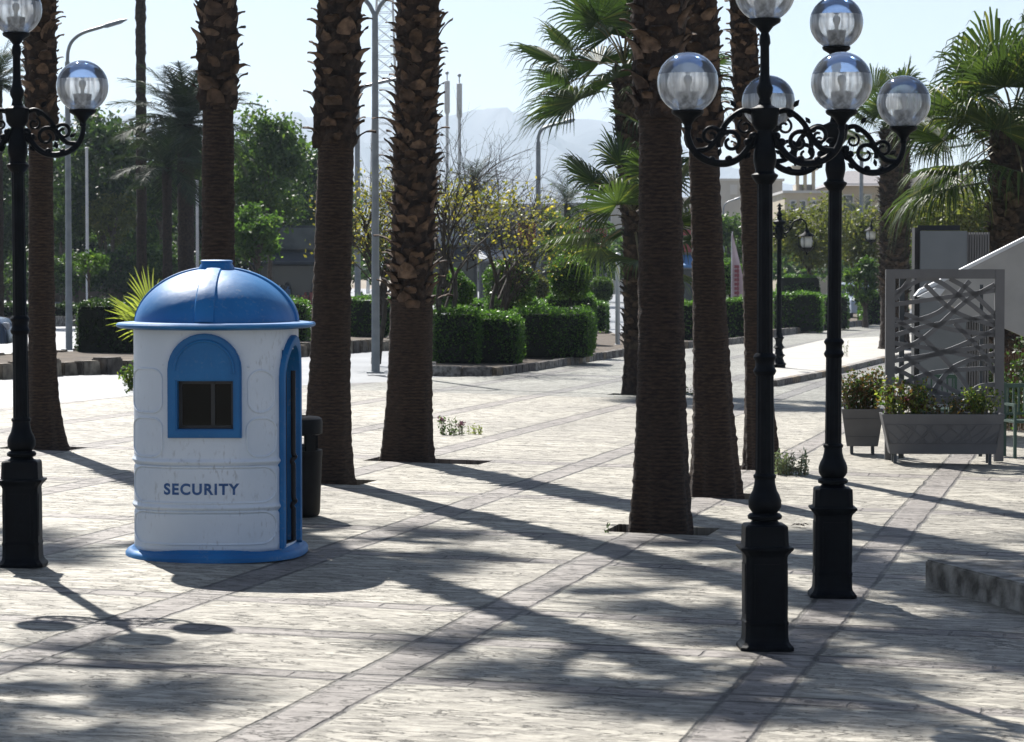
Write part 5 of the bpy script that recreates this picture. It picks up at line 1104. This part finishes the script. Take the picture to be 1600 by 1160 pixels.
# ------------------------------------------------------------------ grey screen, planters, cabinet, wing, chairs
M['greyp'] = mat('grey_powder_coat', (.13, .13, .135), .5, (.16, .16, .165), 3, spec=.35); M['greyd'] = mat('dark_grey_panel', (.05, .06, .07), .55, (.07, .08, .09), 2)
DS = 31.35
so = gat(1476, DS); t = thing('lattice_screen', so, 'tall grey screen with a lattice of curved strips behind the long planter', 'screen', rz=R(-3)); pmS = ppm(DS); HS = at(1476, 421, DS).z - so.z; W2 = 92 / pmS
b = MB(); b.box((-W2 + .055, 0, HS / 2), (.11, .09, HS)); b.box((W2 - .055, 0, HS / 2), (.11, .09, HS)); b.box((0, 0, HS - .055), (2 * W2 - .22, .085, .11)); b.box((0, 0, .72), (2 * W2 - .22, .085, .09)); b.build('frame', M['greyp'], t, bevel=.004)
b = MB(); r = random.Random(12); x0, x1, z0, z1 = -W2 + .11, W2 - .11, .76, HS - .11
curves = [((0, .88), (.35, 1.0), (.7, .82), (1, .62)), ((0, .78), (.5, .84), (1, .90)), ((.0, .60), (.45, .72), (.75, .98)), ((.55, 1.0), (.75, .90), (1, .70)), ((.1, .70), (.5, .58), (1, .52)), ((0, .52), (.35, .60), (.8, .66), (1, .68)), ((0, .38), (.3, .50), (.7, .80), (1, .95)), ((0, .45), (.4, .40), (1, .30)), ((0, .30), (.5, .38), (1, .56)), ((0, .20), (.35, .34), (.9, .42), (1, .42)), ((0, .66), (.3, .48), (.6, .22), (.8, 0)), ((.15, 1.0), (0, .82)), ((.6, .62), (.85, .40), (1, .2)), ((0, .08), (.4, .20), (1, .24)), ((.1, .34), (.45, .12), (.7, 0)), ((0, .24), (.3, .1), (.45, 0)), ((.35, 0), (.6, .25), (1, .36)), ((.3, .95), (.6, .72), (1, .60)), ((0, .14), (.5, .02), (.6, 0)), ((.7, 0), (.85, .08), (1, .1))]
for cv in curves:
    P = bez([(x0 + (x1 - x0) * a, 0, z0 + (z1 - z0) * c) for a, c in cv], 6); k = len(P); vs = []
    for i, p in enumerate(P):
        tt = (P[min(i + 1, k - 1)] - P[max(i - 1, 0)]).normalized(); nn = Vector((-tt.z, 0, tt.x)) * .026 * r.uniform(.97, 1.03); vs += [p - nn + Vector((0, -.02, 0)), p + nn + Vector((0, -.02, 0)), p + nn + Vector((0, .02, 0)), p - nn + Vector((0, .02, 0))]
    b.add(vs, [(i * 4 + j, i * 4 + (j + 1) % 4, i * 4 + 4 + (j + 1) % 4, i * 4 + 4 + j) for i in range(k - 1) for j in range(4)] + [(3, 2, 1, 0), (4 * k - 4, 4 * k - 3, 4 * k - 2, 4 * k - 1)])
b.build('curved_strips', M['greyp'], t)
b = MB(); b.box((-W2 + .20, .12, HS * .49), (.06, .05, HS * .96)); b.box((W2 - .25, .12, HS * .47), (.04, .04, HS * .9)); b.build('rear_stay', M['greyd'], t)
def planter(label, base, W, Wb, H, dep, leg, rz, pattern):
    t = thing('planter', base, label, 'planter', 'grey metal planters', rz); b = MB(); z0 = leg
    ring = lambda hw, hd, z: [(-hw, -hd, z), (hw, -hd, z), (hw, hd, z), (-hw, hd, z)]
    rows = [ring(Wb / 2, dep * .36, z0), ring(W / 2, dep / 2, z0 + H), ring(W / 2 - .03, dep / 2 - .03, z0 + H), ring(W / 2 - .05, dep / 2 - .05, z0 + H - .06)]; vs = [v for q in rows for v in q]
    b.add(vs, [(i * 4 + j, i * 4 + (j + 1) % 4, i * 4 + 4 + (j + 1) % 4, i * 4 + 4 + j) for i in range(3) for j in range(4)] + [(3, 2, 1, 0)]); b.build('box', M['greyp'], t, bevel=.003)
    b = MB(); sl = (W - Wb) / 2 / H; sd_ = dep * .14 / H
    def fp(u, v, off=.004): z = z0 + H * v; hw = Wb / 2 + sl * H * v; return Vector((u * hw, -(dep * .36 + sd_ * H * v) - off, z))
    for v in (.26, .74): b.tube([fp(-1, v), fp(1, v)], .004, 6)
    if pattern:
        rr_ = random.Random(3)
        for k in range(26):
            u = -1 + 2 * k / 25; du = rr_.choice((-1, 1)) * rr_.uniform(.15, .42); b.tube([fp(max(-.97, min(.97, u + du * s + .03 * math.sin(s * 3))), .28 + .44 * s) for s in (0, .25, .5, .75, 1)], .006, 5)
        b.tube([fp(-.97, .28), fp(-.97, .72)], .006, 5); b.tube([fp(.97, .28), fp(.97, .72)], .006, 5)
    b.build('front_relief', M['greyp'], t, smooth=True)
    for sx in (-1, 1):
        for sy in (-1, 1): b = MB(); b.box((sx * (Wb / 2 - .06), sy * dep * .28, leg / 2), (.035, .035, leg)); b.build('leg', M['greyd'], t)
    b = MB(); b.box((0, 0, z0 + H - .05), (W - .1, dep - .1, .03)); b.build('soil', M['soil'], t)
    return t
pb = gp(1472, 722, .2); pb.y = 30.9; pb.x = (1472 - 800) / F * 30.9; planter('long low grey planter with a crossing-line relief in front of the lattice screen', pb, 1.40, 1.20, .46, .42, .12, R(-3), True); pq = gp(1347, 711, .2); planter('small square grey planter left of the lattice screen', pq, .50, .37, .45, .44, .10, R(-6), False)
def bush(label, base, w, d, z0, h, n, leaf, mix_, seed, cat='plant', group=None, stems=22, flowers=None, name='plant', asp=.6):
    g = np.random.default_rng(seed); r = random.Random(seed); t = thing(name, base, label, cat, group); m = MB(); tips = []
    for k in range(stems):
        x, y = r.uniform(-w, w) * .7, r.uniform(-d, d) * .5; e = Vector((x * 1.35 + r.uniform(-.05, .05), y * 1.3, z0 + h * r.uniform(.45, 1.0))); s = Vector((x * .8, y * .8, z0)); m.tube(bez([s, (s + e) / 2 + Vector((r.uniform(-.02, .02), 0, .02)), e], 3), [.006 * (1 - .08 * i) for i in range(7)], 5)
        for q in np.linspace(.25, 1, 7): tips.append((s.lerp(e, q))[:])
    m.build('stems', M['petiole'], t); tips = np.array(tips)
    for j, (lm, fr) in enumerate(mix_): nn = int(n * fr); P = tips[g.integers(0, len(tips), nn)] + g.normal(size=(nn, 3)) * leaf * .8; V, Fq = leafquads(P, leaf, g, asp); link('leaves', npmesh('leaves', V, Fq, LM[lm]), t)
    for (x, y, z, col, s) in flowers or ():
        b = MB()
        for k in range(6): a = k * math.pi / 3; b.add([(x, y, z), (x + s * math.cos(a - .4), y + s * .6 * math.sin(a - .4), z + s * .3), (x + s * 1.3 * math.cos(a), y + s * math.sin(a), z + s * .45), (x + s * math.cos(a + .4), y + s * .6 * math.sin(a + .4), z + s * .3)], [(0, 1, 2, 3)])
        b.build('flower', col, t)
    return t
LM['bronze'] = leafmat('bronze_leaves', (.05, .03, .018), (.13, .075, .03), (.22, .15, .06), trans=.35); LM['lime'] = leafmat('lime_leaves', (.12, .15, .03), (.24, .26, .07), trans=.45)
mg = mat('magenta_petals', (.45, .04, .16), .6); pk = mat('pink_petals', (.50, .22, .30), .6)
bush('bushy bronze-leaved plant in the small square planter', pq + Vector((0, 0, .02)), .27, .24, .5, .50, 2300, .042, (('bronze', .6), ('dark', .3), ('mid', .25)), 1, stems=40)
gp1 = pb + Vector((-.42, 0, .02)); bush('leafy plant with a magenta flower at the left end of the long planter', gp1, .30, .2, .53, .42, 1100, .05, (('bronze', .3), ('mid', .4), ('lime', .35)), 2, stems=26, flowers=((.0, -.16, .72, mg, .022), (-.02, -.15, .745, mg, .018)))
bush('low thin-stemmed plant in the middle of the long planter', pb + Vector((.06, 0, .02)), .28, .18, .53, .24, 420, .035, (('dark', .6), ('bronze', .4)), 3, stems=26); bush('yellow-green plant at the right end of the long planter', pb + Vector((.47, 0, .02)), .20, .18, .53, .33, 800, .042, (('lime', .5), ('mid', .5)), 4, stems=22)
# cabinet behind
DC = 36.5; o = gat(1492, DC); Hc = at(1492, 361, DC).z - o.z; t = thing('panel_cabinet', o, 'tall grey panelled cabinet with a ribbed side behind the lattice screen', 'cabinet', rz=R(-4)); q = 1 / ppm(DC)
b = MB(); b.box((-18 * q, .25, Hc / 2), (72 * q, .5, Hc)); b.build('front_panel', mat('cool_grey_panel', (.13, .15, .17), .5, (.16, .18, .20), 2), t, bevel=.005)
b = MB()
for k in range(9): b.box(((20 + k * 4) * q, .28, Hc / 2 - .01), (2.6 * q, .45, Hc - .02))
b.box((36 * q, .32, Hc / 2 - .02), (36 * q, .42, Hc - .06)); b.build('ribbed_panel', M['greyp'], t)
b = MB(); b.box((-57 * q, .35, Hc / 2 + .04), (10 * q, .5, Hc + .02)); b.box((-20 * q, .6, Hc + .05), (66 * q, .1, .07)); b.build('back_panel', mat('black_panel', (.012, .013, .016), .6), t)
# slanted wing-shaped canopy
DW = 34.0; out = [(1431, 462), (1520, 418), (1600, 378), (1760, 298), (1760, 610), (1600, 527), (1566, 512), (1505, 492), (1470, 466)]; P = [at(x, y, DW) for x, y in out]; o = Vector((P[1].x + 1.2, DW, gz(P[1].x)))
t = thing('slanted_canopy', o, 'angular grey canopy wing with a pale upper edge at the right side', 'canopy'); b = MB(); cc = sum((p.z for p in P)) / len(P)
PP = [Vector((p.x - o.x, (p.z - 2.0) * .12, p.z - o.z)) for p in P]; b.prism(PP, (0, .10, 0)); b.build('panel', mat('pale_grey_fabric_panel', (.36, .35, .33), .85, (.42, .41, .385), 3, bump=.003), t)
b = MB(); a_, e_ = PP[0], PP[3]; dd = (e_ - a_).normalized(); up_ = Vector((-dd.z, 0, dd.x)); b.prism([a_ - dd * .02 - up_ * .0, e_, e_ + up_ * .045, a_ + up_ * .045 + dd * .08], (0, .16, 0)); eb = b.build('edge_beam', M['white'], t, bevel=.004)
b = MB(); a0, a1 = at(1434, 464, DW - .1), at(1462, 450, DW - .1); b.prism([Vector((a0.x - o.x, -.1, a0.z - o.z)), Vector((a0.x - o.x + .25, -.1, a0.z - o.z - .03)), Vector((a1.x - o.x + .12, -.1, a1.z - o.z - .02)), Vector((a1.x - o.x, -.1, a1.z - o.z))], (0, .12, 0)); b.build('end_bracket', M['white'], t)
b = MB(); b.tube([(2.2, .2, 0), (2.2, .2, 2.3)], .06, 10); b.build('support_post', M['greyd'], t)
# green metal chairs at the right edge
M['greenm'] = mat('green_painted_metal', (.03, .075, .055), .45, (.04, .09, .065), 5)
def chair(label, loc, rz):
    t = thing('garden_chair', loc, label, 'chair', 'green metal garden chairs', rz); b = MB()
    b.box((0, 0, .44), (.46, .44, .03)); b.build('seat', M['greenm'], t, bevel=.004); b = MB(); b.box((0, .20, .86), (.46, .03, .05)); b.box((0, .20, .52), (.44, .025, .03))
    for k in range(6): b.box((-.17 + k * .068, .20, .69), (.022, .018, .32))
    b.build('backrest', M['greenm'], t)
    for sx in (-1, 1):
        b = MB(); b.box((sx * .21, .20, .45), (.035, .035, .90)); b.build('leg', M['greenm'], t); b = MB(); b.box((sx * .21, -.19, .22), (.035, .035, .44)); b.build('leg', M['greenm'], t); b = MB(); b.box((sx * .21, 0, .64), (.03, .40, .03)); b.box((sx * .21, -.19, .54), (.03, .03, .2)); b.build('armrest', M['greenm'], t)
chair('green slatted metal chair at the right edge beside the lattice screen', gp(1604, 716, .1), R(8)); chair('green metal chair hidden behind the long planter', gp(1466, 696, .4), R(-12))
bush('dark leafy bush under the slanted canopy at the right edge', gp(1600, 690, 1.5), .8, .5, .1, 1.25, 2200, .06, (('dark', .7), ('mid', .3)), 7, stems=40)
# reed fence behind the chairs
o = gp(1640, 680, 1.0); t = thing('reed_fence', o, 'brown reed fence behind the green chair at the right edge', 'fence'); b = MB(); r = random.Random(2); b.cur = 0
for k in range(60): x = -.72 + k * .026; b.tube([(x, 0, 0), (x + r.uniform(-.01, .01), r.uniform(-.01, .01), 1.15 + r.uniform(-.05, .05))], .012, 6)
b.build('reeds', mat('brown_reed', (.07, .035, .02), .9, (.15, .08, .045), 30), t); b = MB(); b.tube([(-.74, -.02, .95), (.85, -.02, .95)], .015, 6); b.tube([(-.74, -.02, .3), (.85, -.02, .3)], .015, 6); b.build('rail', M['bark'], t)

# ------------------------------------------------------------------ small plants in the pits
def sprig(label, base, h, n, seed, spread, lm='mid', leaf=.035, flower=None, stems=5, group='small plants growing in the tree pits', name='small_plant', dep=None):
    r = random.Random(seed); g = np.random.default_rng(seed); t = thing(name, base, label, 'plant', group); m = MB(); pts = []
    for k in range(stems):
        x, y = r.uniform(-spread, spread), r.uniform(-1, 1) * (dep or spread * .4); hh = h * r.uniform(.6, 1); e = Vector((x * 1.25, y, hh)); s = Vector((x, y, 0)); m.tube([s, (s + e) / 2 + Vector((r.uniform(-.01, .01), 0, 0)), e], [.005, .004, .002], 5)
        for q in np.linspace(.2, 1, 9): pts.append(s.lerp(e, q)[:])
        if flower and k < 3:
            b = MB()
            for j in range(14): c = e + Vector((r.uniform(-.03, .03), r.uniform(-.02, .02), r.uniform(-.015, .025))); a = r.uniform(0, 6.3); b.add([c, c + Vector((math.cos(a) * .016, 0, .012)), c + Vector((math.cos(a) * .024, .01, .002)), c + Vector((math.cos(a) * .01, -.01, -.012))], [(0, 1, 2, 3)])
            b.build('flower_head', flower, t)
    m.build('stem', M['petiole'], t); pts = np.array(pts); P = pts[g.integers(0, len(pts), n)] + g.normal(size=(n, 3)) * leaf * .45; V, Fq = leafquads(P, leaf, g, .35); link('leaves', npmesh('leaves', V, Fq, LM[lm]), t); return t
dz = Vector((0, 0, -.07))
sprig('pink-flowering plant right beside the shaggy-based palm', gp(700, 680) + dz, .30, 260, 1, .10, flower=pk, stems=7, lm='mid', leaf=.045); sprig('leafy green sprigs at the right end of the flower pit', gp(742, 679) + dz, .22, 220, 2, .07, stems=7, lm='lime', leaf=.035); sprig('small flowering sprig in the middle of the flower pit', gp(720, 680) + dz, .24, 120, 3, .04, stems=4, flower=pk)
sprig('silvery shrub in the pit between the two nearest lamp posts', gp(1238, 742) + dz, .32, 900, 4, .15, lm='silver', stems=34, leaf=.045, dep=.12)
sprig('tiny green sprout left of the thickest palm trunk', gp(948, 833) + dz, .17, 26, 5, .015, stems=2, leaf=.035); sprig('small weeds right of the thickest palm trunk', gp(1090, 838) + dz, .06, 24, 6, .03, lm='lime', stems=4, leaf=.022)
sprig('low green weeds behind the thickest palm trunk', gp(1083, 617) + dz, .22, 200, 7, .22, lm='mid', stems=12, leaf=.05); sprig('weeds left of the young palm trunk', gp(972, 621) + dz, .08, 80, 8, .12, lm='lime', stems=8, leaf=.03)
sprig('spindly sapling in bare soil left of the stout palm', gp(1322, 563) + Vector((0, 0, .1)), .45, 60, 9, .1, lm='mid', stems=5, leaf=.05); sprig('green tuft at the foot of the left edge palm', gp(108, 708) + dz, .08, 60, 10, .04, stems=6, leaf=.03)
bush('small green bush peeking out behind the left side of the booth', gp(222, 615, .2), .35, .3, .05, .42, 900, .06, (('mid', .7), ('lime', .3)), 11, stems=24)
r = random.Random(8)
for i, (x, y, l) in enumerate(((1250, 824, 'dry dead leaf on the paving left of the second lamp post'), (1230, 722, 'reddish dry leaf on the paving behind the silvery shrub'))):
    t = gp(x, y); b = MB(); vs = []
    for k in range(4): a = k * 1.6; b.add([(0, 0, .02), (.05 * math.cos(a), .05 * math.sin(a), .035), (.09 * math.cos(a + .3), .07 * math.sin(a + .3), .012), (.04 * math.cos(a + .8), .04 * math.sin(a + .8), .03)], [(0, 1, 2, 3)])
    o = b.build('dead_leaf', mat('dry_leaf', (.04, .025, .018), .8), loc=t); tag(o, l, 'leaf', 'dead leaves on the paving')

# ------------------------------------------------------------------ air
b = MB(); b.box((0, 3500, 230), (16000, 7600, 480)); hz = b.build('haze', None); hz.data.materials.clear(); hm = bpy.data.materials.new('air'); hm.use_nodes = True; t_ = hm.node_tree; t_.nodes.remove(t_.nodes['Principled BSDF'])
pv = t_.nodes.new('ShaderNodeVolumePrincipled'); pv.inputs['Color'].default_value = (.70, .85, 1, 1); pv.inputs['Density'].default_value = .00014; pv.inputs['Anisotropy'].default_value = .3; t_.links.new(pv.outputs[0], t_.nodes['Material Output'].inputs['Volume'])
hz.data.materials.append(hm); hz['kind'] = 'stuff'; hz['label'] = 'pale distant haze over the whole scene'
